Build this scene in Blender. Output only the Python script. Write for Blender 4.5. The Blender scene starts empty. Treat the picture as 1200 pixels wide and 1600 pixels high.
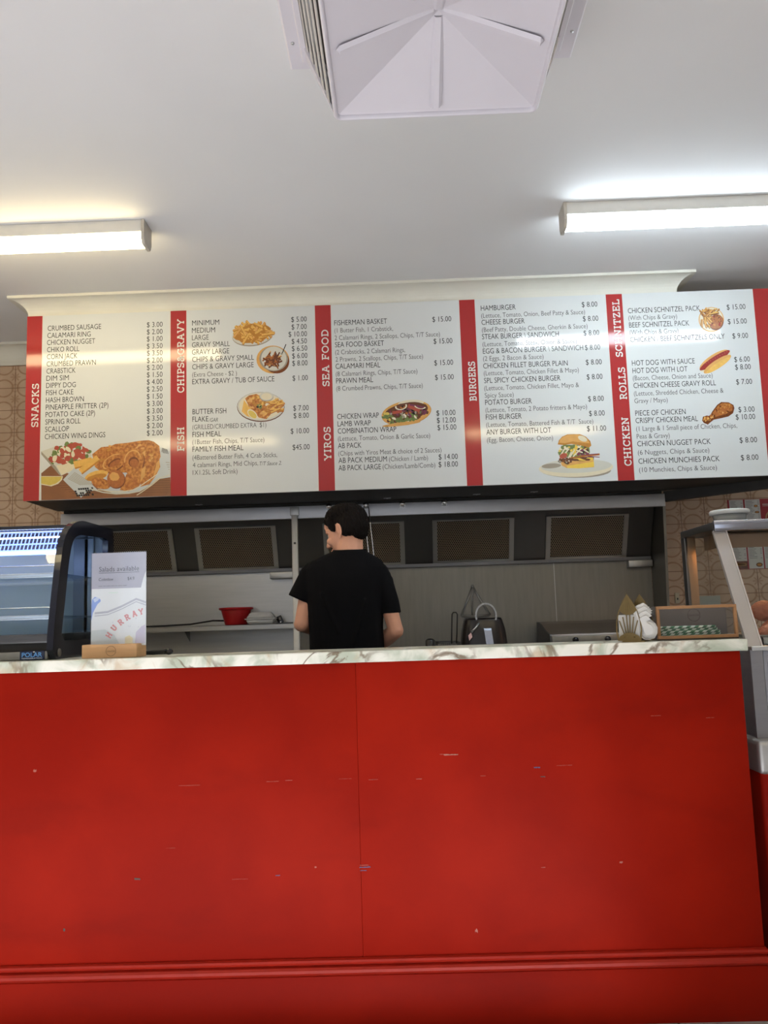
import bpy, bmesh, math, random
from mathutils import Vector, Matrix, Euler, Quaternion
random.seed(7)
sc = bpy.context.scene
COL = sc.collection
PI = math.pi

# ------------------------------------------------------------------ camera, light, exposure
FOCAL_PX = 1320.0
cam_d = bpy.data.cameras.new('camera')
cam = bpy.data.objects.new('camera', cam_d)
COL.objects.link(cam)
cam_d.sensor_fit = 'HORIZONTAL'
cam_d.sensor_width = 36.0
cam_d.lens = FOCAL_PX / 1200.0 * 36.0
cam_d.clip_start = 0.05
pitch, roll, yaw = math.radians(7.22), math.radians(1.818), math.radians(-1.0)
fw = Vector((math.sin(yaw) * math.cos(pitch), math.cos(yaw) * math.cos(pitch), math.sin(pitch)))
r0 = Vector((math.cos(yaw), -math.sin(yaw), 0))
d0 = fw.cross(r0)
rt = r0 * math.cos(roll) + d0 * math.sin(roll)
dn = -r0 * math.sin(roll) + d0 * math.cos(roll)
cam.matrix_world = Matrix(((rt.x, -dn.x, -fw.x, 0.0), (rt.y, -dn.y, -fw.y, 0.0), (rt.z, -dn.z, -fw.z, 1.25), (0, 0, 0, 1)))
sc.camera = cam
vs = sc.view_settings
vs.view_transform = 'Standard'
vs.look = 'None'
vs.gamma = 1.0
vs.use_curve_mapping = False
vs.exposure = 0.04

DAYLIGHT = 8.0        # W, through the shopfront behind the camera
SKY = 1.0
SUN = 33.0
TUBE_COOL = 29.0
TUBE_WARM = 21.0

world = bpy.data.worlds.new('world')
sc.world = world
world.use_nodes = True
bg = world.node_tree.nodes['Background']
bg.inputs['Color'].default_value = (0.80, 0.88, 1.0, 1)
bg.inputs['Strength'].default_value = SKY

def area(name, loc, rot, sx, sy, power, col):
    l = bpy.data.lights.new(name, 'AREA')
    l.shape = 'RECTANGLE'
    l.size, l.size_y = sx, sy
    l.energy = power
    l.color = col
    o = bpy.data.objects.new(name, l)
    o.location = loc
    o.rotation_euler = rot
    COL.objects.link(o)
    return o
# daylight enters through the glazed shopfront
area('daylight', (-0.7, -2.35, 1.70), (math.radians(90), 0, 0), 3.8, 1.5, DAYLIGHT, (1.0, 0.97, 0.95))

# sunshine falling through the shopfront on to the floor in front of the counter
sun = bpy.data.lights.new('sun', 'SUN')
sun.energy = SUN
sun.angle = math.radians(1.0)
sun.color = (0.97, 0.99, 1.04)
sun_o = bpy.data.objects.new('sun', sun)
sun_o.rotation_euler = (math.radians(62.8), 0, math.radians(6))
COL.objects.link(sun_o)

# ------------------------------------------------------------------ helpers
def lin(c):
    return tuple(((v / 12.92) if v <= 0.04045 else ((v + 0.055) / 1.055) ** 2.4) for v in c)

def rgb(r, g, b):
    return lin((r / 255.0, g / 255.0, b / 255.0))

MATS = {}
def mat(name, col, rough=0.5, metal=0.0, var=0.06, scale=18.0, bump=0.0, bscale=None, trans=0.0, ior=1.45, alpha=1.0,
        emit=None, estr=0.0, coat=0.0, stretch=None, spec=None):
    if name in MATS:
        return MATS[name]
    m = bpy.data.materials.new(name)
    m.use_nodes = True
    nt = m.node_tree
    N, L = nt.nodes, nt.links
    b = N['Principled BSDF']
    b.inputs['Roughness'].default_value = rough
    b.inputs['Metallic'].default_value = metal
    b.inputs['IOR'].default_value = ior
    b.inputs['Transmission Weight'].default_value = trans
    b.inputs['Alpha'].default_value = alpha
    b.inputs['Coat Weight'].default_value = coat
    if spec is not None:
        b.inputs['Specular IOR Level'].default_value = spec
    if emit is not None:
        b.inputs['Emission Color'].default_value = (*emit, 1)
        b.inputs['Emission Strength'].default_value = estr
    tc = N.new('ShaderNodeTexCoord')
    mp = N.new('ShaderNodeMapping')
    if stretch:
        mp.inputs['Scale'].default_value = stretch
    L.new(tc.outputs['Object'], mp.inputs['Vector'])
    nz = N.new('ShaderNodeTexNoise')
    nz.inputs['Scale'].default_value = scale
    nz.inputs['Detail'].default_value = 4
    L.new(mp.outputs[0], nz.inputs['Vector'])
    mx = N.new('ShaderNodeMix')
    mx.data_type = 'RGBA'
    L.new(nz.outputs['Fac'], mx.inputs[0])
    lo = tuple(max(0, c * (1 - var)) for c in col)
    hi = tuple(min(1, c * (1 + var)) for c in col)
    mx.inputs[6].default_value = (*lo, 1)
    mx.inputs[7].default_value = (*hi, 1)
    L.new(mx.outputs[2], b.inputs['Base Color'])
    if bump > 0:
        n2 = N.new('ShaderNodeTexNoise')
        n2.inputs['Scale'].default_value = bscale or scale * 4
        L.new(mp.outputs[0], n2.inputs['Vector'])
        bp = N.new('ShaderNodeBump')
        bp.inputs['Strength'].default_value = bump
        bp.inputs['Distance'].default_value = 0.01
        L.new(n2.outputs['Fac'], bp.inputs['Height'])
        L.new(bp.outputs[0], b.inputs['Normal'])
    MATS[name] = m
    return m

class G:
    """small node-graph helper"""
    def __init__(self, name):
        self.m = bpy.data.materials.new(name)
        self.m.use_nodes = True
        self.nt = self.m.node_tree
        self.b = self.nt.nodes['Principled BSDF']
        tc = self.nt.nodes.new('ShaderNodeTexCoord')
        self.co = tc.outputs['Object']
        MATS[name] = self.m
    def n(self, t, **kw):
        x = self.nt.nodes.new(t)
        for k, v in kw.items():
            setattr(x, k, v)
        return x
    def put(self, sock, v):
        if isinstance(v, bpy.types.NodeSocket):
            self.nt.links.new(v, sock)
        else:
            sock.default_value = v
    def M(self, op, a, b=0.0, c=0.0):
        x = self.n('ShaderNodeMath', operation=op)
        for i, v in enumerate((a, b, c)):
            self.put(x.inputs[i], v)
        return x.outputs[0]
    def xyz(self):
        s = self.n('ShaderNodeSeparateXYZ')
        self.put(s.inputs[0], self.co)
        return s.outputs
    def noise(self, scale, detail=4, vec=None, dist=0.0):
        x = self.n('ShaderNodeTexNoise')
        x.inputs['Scale'].default_value = scale
        x.inputs['Detail'].default_value = detail
        x.inputs['Distortion'].default_value = dist
        self.put(x.inputs['Vector'], vec or self.co)
        return x.outputs['Fac']
    def mapped(self, sx, sy, sz):
        x = self.n('ShaderNodeMapping')
        x.inputs['Scale'].default_value = (sx, sy, sz)
        self.put(x.inputs['Vector'], self.co)
        return x.outputs[0]
    def step(self, v, a, b):
        x = self.n('ShaderNodeMapRange')
        x.interpolation_type = 'SMOOTHSTEP'
        self.put(x.inputs['Value'], v)
        x.inputs['From Min'].default_value = a
        x.inputs['From Max'].default_value = b
        return x.outputs[0]
    def mix(self, f, a, b):
        x = self.n('ShaderNodeMix', data_type='RGBA')
        self.put(x.inputs[0], f)
        for i, v in ((6, a), (7, b)):
            self.put(x.inputs[i], v if isinstance(v, bpy.types.NodeSocket) else (*v, 1))
        return x.outputs[2]
    def bump(self, h, s=0.3, d=0.01):
        x = self.n('ShaderNodeBump')
        x.inputs['Strength'].default_value = s
        x.inputs['Distance'].default_value = d
        self.put(x.inputs['Height'], h)
        self.nt.links.new(x.outputs[0], self.b.inputs['Normal'])
    def fin(self, col, rough=0.5, metal=0.0):
        self.put(self.b.inputs['Base Color'], col if isinstance(col, bpy.types.NodeSocket) else (*col, 1))
        self.put(self.b.inputs['Roughness'], rough)
        self.b.inputs['Metallic'].default_value = metal
        return self.m

class MB:
    """collects shapes and links them as ONE mesh object"""
    def __init__(self):
        self.bm = bmesh.new()
    def _mi(self, verts, mi, smooth=False):
        fs = set()
        for v in verts:
            for f in v.link_faces:
                fs.add(f)
        for f in fs:
            f.material_index = mi
            f.smooth = smooth
    def box(self, x0, x1, y0, y1, z0, z1, bev=0.0, mi=0, M=None, seg=2):
        t = bmesh.new()
        bmesh.ops.create_cube(t, size=1.0)
        for v in t.verts:
            v.co = Vector(((x0 + x1) / 2 + v.co.x * (x1 - x0), (y0 + y1) / 2 + v.co.y * (y1 - y0), (z0 + z1) / 2 + v.co.z * (z1 - z0)))
        if bev > 0:
            bmesh.ops.bevel(t, geom=t.edges[:], offset=bev, segments=seg, affect='EDGES', profile=0.5)
        self._join(t, mi, M, bev > 0)
        return self
    def _join(self, t, mi=0, M=None, smooth=False):
        if M is not None:
            bmesh.ops.transform(t, matrix=M, verts=t.verts[:])
        bmesh.ops.recalc_face_normals(t, faces=t.faces[:])
        mp = {}
        for v in t.verts:
            mp[v] = self.bm.verts.new(v.co)
        for f in t.faces:
            try:
                nf = self.bm.faces.new([mp[v] for v in f.verts])
                nf.material_index = mi
                nf.smooth = smooth
            except ValueError:
                pass
        t.free()
    def face(self, pts, mi=0, smooth=False):
        try:
            f = self.bm.faces.new([self.bm.verts.new(Vector(p)) for p in pts])
            f.material_index = mi
            f.smooth = smooth
        except ValueError:
            pass
        return self
    def cyl(self, p0, p1, r0, r1=None, seg=20, mi=0, caps=True, smooth=True):
        p0, p1 = Vector(p0), Vector(p1)
        r1 = r0 if r1 is None else r1
        d = (p1 - p0).normalized()
        a = d.orthogonal().normalized()
        b = d.cross(a)
        t = bmesh.new()
        A = [t.verts.new(p0 + (a * math.cos(2 * PI * i / seg) + b * math.sin(2 * PI * i / seg)) * r0) for i in range(seg)]
        B = [t.verts.new(p1 + (a * math.cos(2 * PI * i / seg) + b * math.sin(2 * PI * i / seg)) * r1) for i in range(seg)]
        for i in range(seg):
            t.faces.new((A[i], A[(i + 1) % seg], B[(i + 1) % seg], B[i]))
        if caps:
            t.faces.new(A[::-1])
            t.faces.new(B)
        self._join(t, mi, None, smooth)
        return self
    def tube(self, pts, r, seg=8, mi=0, closed=False):
        pts = [Vector(p) for p in pts]
        n = len(pts)
        t = bmesh.new()
        rings = []
        up = None
        for i, p in enumerate(pts):
            if closed:
                d = (pts[(i + 1) % n] - pts[i - 1]).normalized()
            else:
                d = (pts[min(i + 1, n - 1)] - pts[max(i - 1, 0)]).normalized()
            if up is None:
                up = d.orthogonal().normalized()
            up = (up - d * up.dot(d)).normalized()
            s = d.cross(up)
            rr = r[i] if isinstance(r, (list, tuple)) else r
            rings.append([t.verts.new(p + (up * math.cos(2 * PI * k / seg) + s * math.sin(2 * PI * k / seg)) * rr) for k in range(seg)])
        m = n if closed else n - 1
        for i in range(m):
            A, B = rings[i], rings[(i + 1) % n]
            for k in range(seg):
                t.faces.new((A[k], A[(k + 1) % seg], B[(k + 1) % seg], B[k]))
        if not closed:
            t.faces.new(rings[0][::-1])
            t.faces.new(rings[-1])
        self._join(t, mi, None, True)
        return self
    def lathe(self, prof, c=(0, 0, 0), seg=32, mi=0, smooth=True, sx=1.0, sy=1.0):
        c = Vector(c)
        t = bmesh.new()
        rings = []
        for r, z in prof:
            rings.append([t.verts.new(c + Vector((math.cos(2 * PI * k / seg) * max(r, 1e-4) * sx, math.sin(2 * PI * k / seg) * max(r, 1e-4) * sy, z))) for k in range(seg)])
        for i in range(len(rings) - 1):
            A, B = rings[i], rings[i + 1]
            for k in range(seg):
                t.faces.new((A[k], A[(k + 1) % seg], B[(k + 1) % seg], B[k]))
        t.faces.new(rings[0][::-1])
        t.faces.new(rings[-1])
        self._join(t, mi, None, smooth)
        return self
    def prism(self, poly, axis, a, b, mi=0, bev=0.0, M=None, smooth=False):
        """poly: 2D points; axis 'x' (y,z), 'y' (x,z), 'z' (x,y)"""
        def P(p, h):
            return Vector((h, p[0], p[1])) if axis == 'x' else Vector((p[0], h, p[1])) if axis == 'y' else Vector((p[0], p[1], h))
        t = bmesh.new()
        A = [t.verts.new(P(p, a)) for p in poly]
        B = [t.verts.new(P(p, b)) for p in poly]
        n = len(poly)
        t.faces.new(A)
        t.faces.new(B[::-1])
        for i in range(n):
            t.faces.new((A[i], B[i], B[(i + 1) % n], A[(i + 1) % n]))
        if bev > 0:
            bmesh.ops.bevel(t, geom=t.edges[:], offset=bev, segments=2, affect='EDGES', profile=0.5)
        self._join(t, mi, M, smooth)
        return self
    def ell(self, c, r, rot=None, mi=0, sub=3):
        t = bmesh.new()
        bmesh.ops.create_icosphere(t, subdivisions=sub, radius=1.0)
        M = Matrix.Translation(Vector(c)) @ (rot.to_matrix().to_4x4() if rot is not None else Matrix()) @ Matrix.Diagonal((*r, 1))
        self._join(t, mi, M, True)
        return self
    def build(self, name, mats, parent=None, tri=False):
        if tri:
            bmesh.ops.triangulate(self.bm, faces=self.bm.faces[:])
        me = bpy.data.meshes.new(name)
        self.bm.to_mesh(me)
        self.bm.free()
        for m in (mats if isinstance(mats, (list, tuple)) else [mats]):
            me.materials.append(m)
        return link(name, me, parent)

def world_of(o):
    if o.parent is None:
        return o.matrix_basis.copy()
    return world_of(o.parent) @ o.matrix_parent_inverse @ o.matrix_basis

def link(name, me, parent=None):
    o = bpy.data.objects.new(name, me)
    COL.objects.link(o)
    if parent is not None:
        o.parent = parent
        W = world_of(parent)
        o.matrix_parent_inverse = W.inverted()
    return o

def tag(o, label=None, cat=None, group=None, kind=None):
    if label: o['label'] = label
    if cat: o['category'] = cat
    if group: o['group'] = group
    if kind: o['kind'] = kind
    return o

def thing(name, label, cat, loc=(0, 0, 0), group=None):
    o = bpy.data.objects.new(name, None)
    o.empty_display_size = 0.05
    o.location = loc
    COL.objects.link(o)
    return tag(o, label, cat, group)

def struct(o):
    o['kind'] = 'structure'
    return o

def text_mesh(items, size_ref=0.7, weight=0.0):
    """items: (text, x, z, width, cap, matindex, shear) -> list of (bmesh) laid in the XZ plane; returns MB"""
    objs = []
    for it in items:
        c = bpy.data.curves.new('t', 'FONT')
        c.body = it[0]
        c.size = 1.0
        c.resolution_u = 3
        c.fill_mode = 'FRONT'
        c.shear = it[6] if len(it) > 6 else 0.0
        c.offset = weight
        o = bpy.data.objects.new('t', c)
        COL.objects.link(o)
        objs.append((o, c))
    dg = bpy.context.evaluated_depsgraph_get()
    dg.update()
    mb = MB()
    for (o, c), it in zip(objs, items):
        me = bpy.data.meshes.new_from_object(o.evaluated_get(dg))
        xs = [v.co.x for v in me.vertices]
        x0, x1 = min(xs), max(xs)
        _, x, z, w, cap, mi = it[:6]
        sx = w / max(x1 - x0, 1e-6)
        sz = cap / size_ref
        vs_ = [mb.bm.verts.new((x + (v.co.x - x0) * sx, 0.0, z + v.co.y * sz)) for v in me.vertices]
        for p in me.polygons:
            try:
                f = mb.bm.faces.new([vs_[i] for i in p.vertices])
                f.material_index = mi
            except ValueError:
                pass
        bpy.data.meshes.remove(me)
    for o, c in objs:
        bpy.data.objects.remove(o)
        bpy.data.curves.remove(c)
    return mb

def shift(mb, M):
    bmesh.ops.transform(mb.bm, matrix=M, verts=mb.bm.verts[:])
    return mb

# ------------------------------------------------------------------ materials
STEEL = mat('brushed_steel', (0.46, 0.46, 0.45), 0.42, 1.0, 0.10, 6.0, 0.03, 120, stretch=(1, 1, 12))
STEEL_DULL = mat('dull_steel', (0.25, 0.24, 0.215), 0.5, 1.0, 0.14, 5.0, 0.03, 90, stretch=(10, 1, 1))
STEEL_DARK = mat('dark_steel', (0.15, 0.15, 0.155), 0.45, 1.0, 0.15, 5.0)
CHROME = mat('chrome', (0.75, 0.76, 0.78), 0.12, 1.0, 0.03, 8)
GALV = mat('galvanised', (0.55, 0.55, 0.56), 0.4, 0.9, 0.15, 30)
WHITE_PAINT = mat('white_paint', (0.72, 0.71, 0.69), 0.55, 0, 0.03, 6)
CREAM_PAINT = mat('cream_plaster', (0.72, 0.70, 0.62), 0.6, 0, 0.06, 9, 0.05, 60)
VENT_PLASTIC = mat('vent_plastic', (0.70, 0.67, 0.72), 0.42, 0, 0.03, 9)
BLACK = mat('black_plastic', (0.012, 0.012, 0.016), 0.22, 0, 0.1, 20)
BLACK_MATT = mat('matt_black', (0.014, 0.013, 0.012), 0.7, 0, 0.2, 20)
DARK_IN = mat('dark_interior', (0.03, 0.028, 0.026), 0.7, 0, 0.2, 10)
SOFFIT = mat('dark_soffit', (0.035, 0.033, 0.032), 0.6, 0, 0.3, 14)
WOOD = mat('pale_wood', rgb(214, 170, 124), 0.5, 0, 0.18, 7, 0.03, 60, stretch=(1, 6, 12))
BRASS = mat('brass', (0.21, 0.15, 0.066), 0.3, 1.0, 0.12, 30)
NAPKIN = mat('white_paper', (0.62, 0.61, 0.59), 0.7, 0, 0.02, 30)
GLASS = mat('clear_glass', (0.92, 0.96, 0.96), 0.02, 0, 0.0, 5, trans=1.0, ior=1.02)
ACRYLIC = mat('clear_acrylic', (0.93, 0.94, 0.95), 0.08, 0, 0.0, 5, trans=1.0, ior=1.06)
SKIN = mat('skin', rgb(226, 168, 140), 0.55, 0, 0.08, 14, 0.05, 200)
HAIR = mat('dark_hair', (0.008, 0.0055, 0.0045), 0.7, 0, 0.5, 30, 0.8, 120, stretch=(1, 1, 0.3), spec=0.15)
SHIRT = mat('black_cotton', (0.003, 0.003, 0.0042), 0.9, 0, 0.2, 60, 0.05, 300, spec=0.2)
TROUSER = mat('dark_denim', (0.02, 0.021, 0.026), 0.85, 0, 0.2, 60)

def red_paint():
    g = G('red_paint')
    x = g.xyz()
    n1 = g.noise(1.6, 5)
    n2 = g.noise(6.0, 6, g.mapped(0.35, 1, 1.0))
    c = g.mix(g.step(n1, 0.35, 0.68), (0.245, 0.0072, 0.0022), (0.325, 0.0118, 0.0035))
    c = g.mix(g.M('MULTIPLY', g.step(n2, 0.52, 0.75), 0.45), c, (0.19, 0.006, 0.0025))
    sc_ = g.noise(9.0, 3, g.mapped(0.22, 1, 6.0))
    n4 = g.noise(2.2, 2)
    f = g.M('MULTIPLY', g.step(sc_, 0.745, 0.775), g.step(n4, 0.5, 0.6))
    c = g.mix(g.M('MULTIPLY', f, 0.5), c, (0.42, 0.10, 0.07))
    g.bump(g.noise(60, 3), 0.06, 0.004)
    g.b.inputs['Specular IOR Level'].default_value = 0.06
    return g.fin(c, 0.5)
RED = red_paint()
RED_EDGE = mat('red_paint_moulding', (0.34, 0.015, 0.006), 0.45, 0, 0.15, 14, 0.05, 60, spec=0.3)

def marble():
    g = G('marble_laminate')
    n0 = g.noise(5.0, 3)
    n1 = g.noise(7.0, 6, None, 1.2)
    c = g.mix(g.step(n1, 0.35, 0.6), (0.46, 0.51, 0.41), (0.84, 0.83, 0.75))
    c = g.mix(g.M('MULTIPLY', g.step(g.noise(9, 5, None, 0.8), 0.52, 0.68), 0.6), c, (0.52, 0.36, 0.20))
    v = g.noise(3.4, 6, None, 2.2)
    d = g.M('ABSOLUTE', g.M('SUBTRACT', v, 0.5))
    vein = g.M('SUBTRACT', 1.0, g.step(d, 0.004, 0.045))
    vein = g.M('MULTIPLY', vein, g.step(n0, 0.42, 0.6))
    c = g.mix(g.M('MULTIPLY', vein, 0.85), c, (0.14, 0.08, 0.035))
    return g.fin(c, 0.3)
MARBLE = marble()

def tiles():
    g = G('patterned_tiles')
    x = g.xyz()
    T = 0.1338
    left = g.M('LESS_THAN', x[0], 0.0)
    off = g.M('ADD', g.M('MULTIPLY', left, -2.233 - 1.602), 1.602)
    def cell(s, o):
        u = g.M('DIVIDE', g.M('SUBTRACT', s, o), T)
        return g.M('SUBTRACT', u, g.M('FLOOR', u))
    u = cell(x[0], off)
    v = cell(x[2], 1.8654)
    eu = g.M('MINIMUM', u, g.M('SUBTRACT', 1.0, u))
    ev = g.M('MINIMUM', v, g.M('SUBTRACT', 1.0, v))
    e = g.M('MINIMUM', eu, ev)
    grout = g.M('SUBTRACT', 1.0, g.step(e, 0.008, 0.02))
    def dist(a, b):
        return g.M('SQRT', g.M('ADD', g.M('POWER', a, 2.0), g.M('POWER', b, 2.0)))
    def ring(d, r, w):
        return g.M('SUBTRACT', 1.0, g.step(g.M('ABSOLUTE', g.M('SUBTRACT', d, r)), w * 0.5, w))
    # big ogee curves: arcs about the middle of each tile's top and bottom edge
    cu = g.M('ABSOLUTE', g.M('SUBTRACT', u, 0.5))
    d1 = dist(cu, g.M('MULTIPLY', ev, 1.05))
    a1 = ring(d1, 0.40, 0.045)
    # star flower centred on tile side edges
    d2 = dist(eu, g.M('SUBTRACT', ev, 0.5))
    ang = g.M('ARCTAN2', g.M('SUBTRACT', v, 0.5), eu)
    pet = g.M('MULTIPLY', g.M('ABSOLUTE', g.M('COSINE', g.M('MULTIPLY', ang, 4.0))), 0.20)
    star = g.M('SUBTRACT', 1.0, g.step(g.M('SUBTRACT', d2, pet), 0.0, 0.05))
    d3 = dist(eu, ev)
    a3 = ring(d3, 0.16, 0.04)
    pat = g.M('MAXIMUM', g.M('MAXIMUM', a1, g.M('MULTIPLY', star, 0.75)), g.M('MULTIPLY', a3, 0.6))
    nz = g.noise(40, 3)
    base = g.mix(g.step(g.noise(7, 4), 0.3, 0.7), rgb(202, 176, 152), rgb(186, 158, 132))
    c = g.mix(g.M('MULTIPLY', pat, g.M('ADD', 0.35, g.M('MULTIPLY', nz, 0.5))), base, rgb(140, 98, 62))
    c = g.mix(grout, c, rgb(128, 96, 72))
    g.bump(g.M('SUBTRACT', 1.0, grout), 0.3, 0.003)
    return g.fin(c, 0.32)
TILES = tiles()

def filter_mesh():
    g = G('filter_mesh')
    x = g.xyz()
    P = 0.0115
    row = g.M('FLOOR', g.M('DIVIDE', x[2], P * 0.8))
    u = g.M('ADD', g.M('DIVIDE', x[0], P), g.M('MULTIPLY', row, 0.5))
    fu = g.M('SUBTRACT', g.M('SUBTRACT', u, g.M('FLOOR', u)), 0.5)
    w = g.M('DIVIDE', x[2], P * 0.8)
    fv = g.M('SUBTRACT', g.M('SUBTRACT', w, g.M('FLOOR', w)), 0.5)
    d = g.M('SQRT', g.M('ADD', g.M('POWER', fu, 2.0), g.M('POWER', g.M('MULTIPLY', fv, 0.8), 2.0)))
    f = g.step(d, 0.30, 0.42)
    c = g.mix(f, (0.012, 0.009, 0.006), (0.34, 0.27, 0.19))
    g.bump(f, 0.6, 0.004)
    return g.fin(c, 0.5, 0.4)
FILTER = filter_mesh()

def straw_mat():
    g = G('striped_straw_paper')
    x = g.xyz()
    a = g.M('DIVIDE', g.M('ARCTAN2', x[2], x[1]), 2 * PI)
    s = g.M('SINE', g.M('MULTIPLY', g.M('ADD', g.M('DIVIDE', x[0], 0.027), a), 2 * PI))
    c = g.mix(g.step(s, -0.05, 0.05), (0.03, 0.16, 0.07), (0.72, 0.80, 0.70))
    return g.fin(c, 0.5)
STRAW = straw_mat()

def fried():
    g = G('fried_print')
    n = g.noise(70, 5)
    n2 = g.noise(16, 4)
    c = g.mix(g.step(n, 0.3, 0.7), rgb(150, 84, 34), rgb(214, 146, 72))
    c = g.mix(g.M('MULTIPLY', g.step(n2, 0.5, 0.7), 0.6), c, rgb(190, 118, 58))
    return g.fin(c, 0.25)
FRIED = fried()

def board_gloss(name, col, var=0.01):
    m = mat(name, col, 0.085, 0, var, 3.0, 0.006, 30)
    return m
BOARD_WHITE = board_gloss('board_white', (0.69, 0.71, 0.705))
BOARD_RED = board_gloss('board_red', (0.42, 0.036, 0.036))
INK = mat('print_black', (0.03, 0.03, 0.032), 0.25, 0, 0.1, 30)
INK_GREY = mat('print_grey', (0.10, 0.10, 0.105), 0.25, 0, 0.1, 30)
INK_WHITE = mat('print_white', (0.74, 0.70, 0.66), 0.25, 0, 0.02, 30)
def ink(name, r, g_, b, var=0.15, scale=60):
    return mat(name, rgb(r, g_, b), 0.25, 0, var, scale)
PAL = [FRIED, ink('print_chip', 226, 178, 92, 0.2), ink('print_chip_dark', 186, 128, 54, 0.2), ink('print_plate', 206, 204, 192, 0.05, 20),
       ink('print_plate_shade', 158, 148, 132, 0.1, 20), ink('print_wood', 140, 94, 62, 0.25, 12), ink('print_lettuce', 112, 128, 74, 0.4),
       ink('print_tomato', 176, 84, 66, 0.25), ink('print_cream', 224, 214, 186, 0.05), ink('print_meat', 104, 66, 48, 0.4),
       ink('print_black_ink', 40, 38, 38, 0.1), ink('print_paper', 196, 202, 206, 0.06, 16), ink('print_lemon', 212, 186, 92, 0.12),
       ink('print_bun', 218, 164, 92, 0.18, 30), ink('print_onion', 122, 62, 84, 0.3), ink('print_cheese', 232, 196, 84, 0.1),
       ink('print_sausage', 150, 44, 36, 0.2), ink('print_crumb', 172, 104, 52, 0.4, 90), ink('print_crust', 118, 66, 34, 0.4, 90)]
(pFRY, pCHIP, pCHIPD, pPLATE, pSHADE, pWOOD, pGREEN, pTOM, pCREAM, pMEAT, pBLACK, pPAPER, pLEMON, pBUN, pONION, pCHEESE, pSAUS, pCRUMB, pCRUST) = range(19)

# ------------------------------------------------------------------ setting
CEIL = 2.92
XL, XR, YB_, YF = -3.0, 3.0, 4.80, -2.3
def room():
    fl = G('grey_floor_tiles')
    x = fl.xyz()
    def fr(s):
        u = fl.M('DIVIDE', s, 0.4)
        u = fl.M('SUBTRACT', u, fl.M('FLOOR', u))
        return fl.M('MINIMUM', u, fl.M('SUBTRACT', 1.0, u))
    gr = fl.M('SUBTRACT', 1.0, fl.step(fl.M('MINIMUM', fr(x[0]), fr(x[1])), 0.006, 0.012))
    c = fl.mix(fl.step(fl.noise(5, 5), 0.3, 0.7), (0.34, 0.335, 0.33), (0.42, 0.415, 0.41))
    FLOOR = fl.fin(fl.mix(gr, c, (0.08, 0.075, 0.07)), 0.4)
    ce = G('ceiling_paint')
    c = ce.mix(ce.step(ce.noise(0.9, 4), 0.3, 0.7), (0.72, 0.715, 0.715), (0.76, 0.755, 0.755))
    ce.bump(ce.noise(90, 2), 0.03, 0.002)
    CEILM = ce.fin(c, 0.75)
    WALL = mat('wall_paint', (0.62, 0.60, 0.57), 0.65, 0, 0.04, 4)
    struct(MB().box(XL - .1, XR + .1, YF - .1, YB_ + .1, -0.1, 0.0).build('floor', FLOOR))
    struct(MB().box(XL - .1, XR + .1, YF - .1, YB_ + .1, CEIL, CEIL + 0.1).build('ceiling', CEILM))
    struct(MB().box(XL, XR, YB_, YB_ + .1, 0, CEIL).build('wall_back', TILES))
    struct(MB().box(XL - .1, XL, YF, YB_, 0, CEIL).build('wall_left', WALL))
    struct(MB().box(XR, XR + .1, YF, YB_, 0, CEIL).build('wall_right', WALL))
    # shopfront behind the camera: piers and spandrels round one wide glazed opening
    f = MB()
    f.box(XL, -2.7, YF - .1, YF, 0, CEIL).box(1.3, XR, YF - .1, YF, 0, CEIL)
    f.box(-2.7, 1.3, YF - .1, YF, 0, 0.9).box(-2.7, 1.3, YF - .1, YF, 2.5, CEIL)
    struct(f.build('wall_front', WALL))
    def cove(a, h, d):
        """profile (out, down): plaster cove"""
        p = [(0, 0), (d, 0), (d, -0.014)]
        for i in range(9):
            t = i / 8 * PI / 2
            p.append((d - 0.004 - (d - 0.012) * math.sin(t), -0.014 - (h - 0.02) * (1 - math.cos(t))))
        p += [(0.008, -h), (0, -h)]
        return p
    # cornice along the back wall, left and right of the bulkhead
    pr = [(YB_ - o, CEIL + z) for o, z in cove(0, 0.115, 0.09)]
    struct(MB().prism(pr, 'x', XL, -1.86, smooth=False).build('trim_1', CREAM_PAINT))
    struct(MB().prism(pr, 'x', 1.44, XR).build('trim_2', CREAM_PAINT))
    # bulkhead hanging from the ceiling over the cooking line
    b = MB()
    b.box(-1.845, 1.428, 4.118, 4.14, 1.888, CEIL)
    b.box(-1.845, -1.825, 4.14, YB_, 1.888, CEIL).box(1.408, 1.428, 4.14, YB_, 1.888, CEIL)
    struct(b.build('wall_bulkhead', CREAM_PAINT))
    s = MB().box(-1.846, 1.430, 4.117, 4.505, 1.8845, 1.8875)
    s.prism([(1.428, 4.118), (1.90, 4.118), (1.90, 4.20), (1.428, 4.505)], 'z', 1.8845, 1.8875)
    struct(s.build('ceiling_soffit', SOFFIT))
    # mitred plaster cove across the front and round both ends
    co = cove(0, 0.09, 0.085)
    c = MB()
    y0 = 4.118
    def ring(x0, x1, o, z):
        return [Vector((x0 - o, YB_, CEIL + z)), Vector((x0 - o, y0 - o, CEIL + z)), Vector((x1 + o, y0 - o, CEIL + z)), Vector((x1 + o, YB_, CEIL + z))]
    n = len(co)
    for i in range(n):
        A = ring(-1.845, 1.428, *co[i])
        B = ring(-1.845, 1.428, *co[(i + 1) % n])
        for k in range(3):
            c.face([A[k], A[k + 1], B[k + 1], B[k]], smooth=False)
    struct(c.build('trim_3', CREAM_PAINT))
room()

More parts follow.
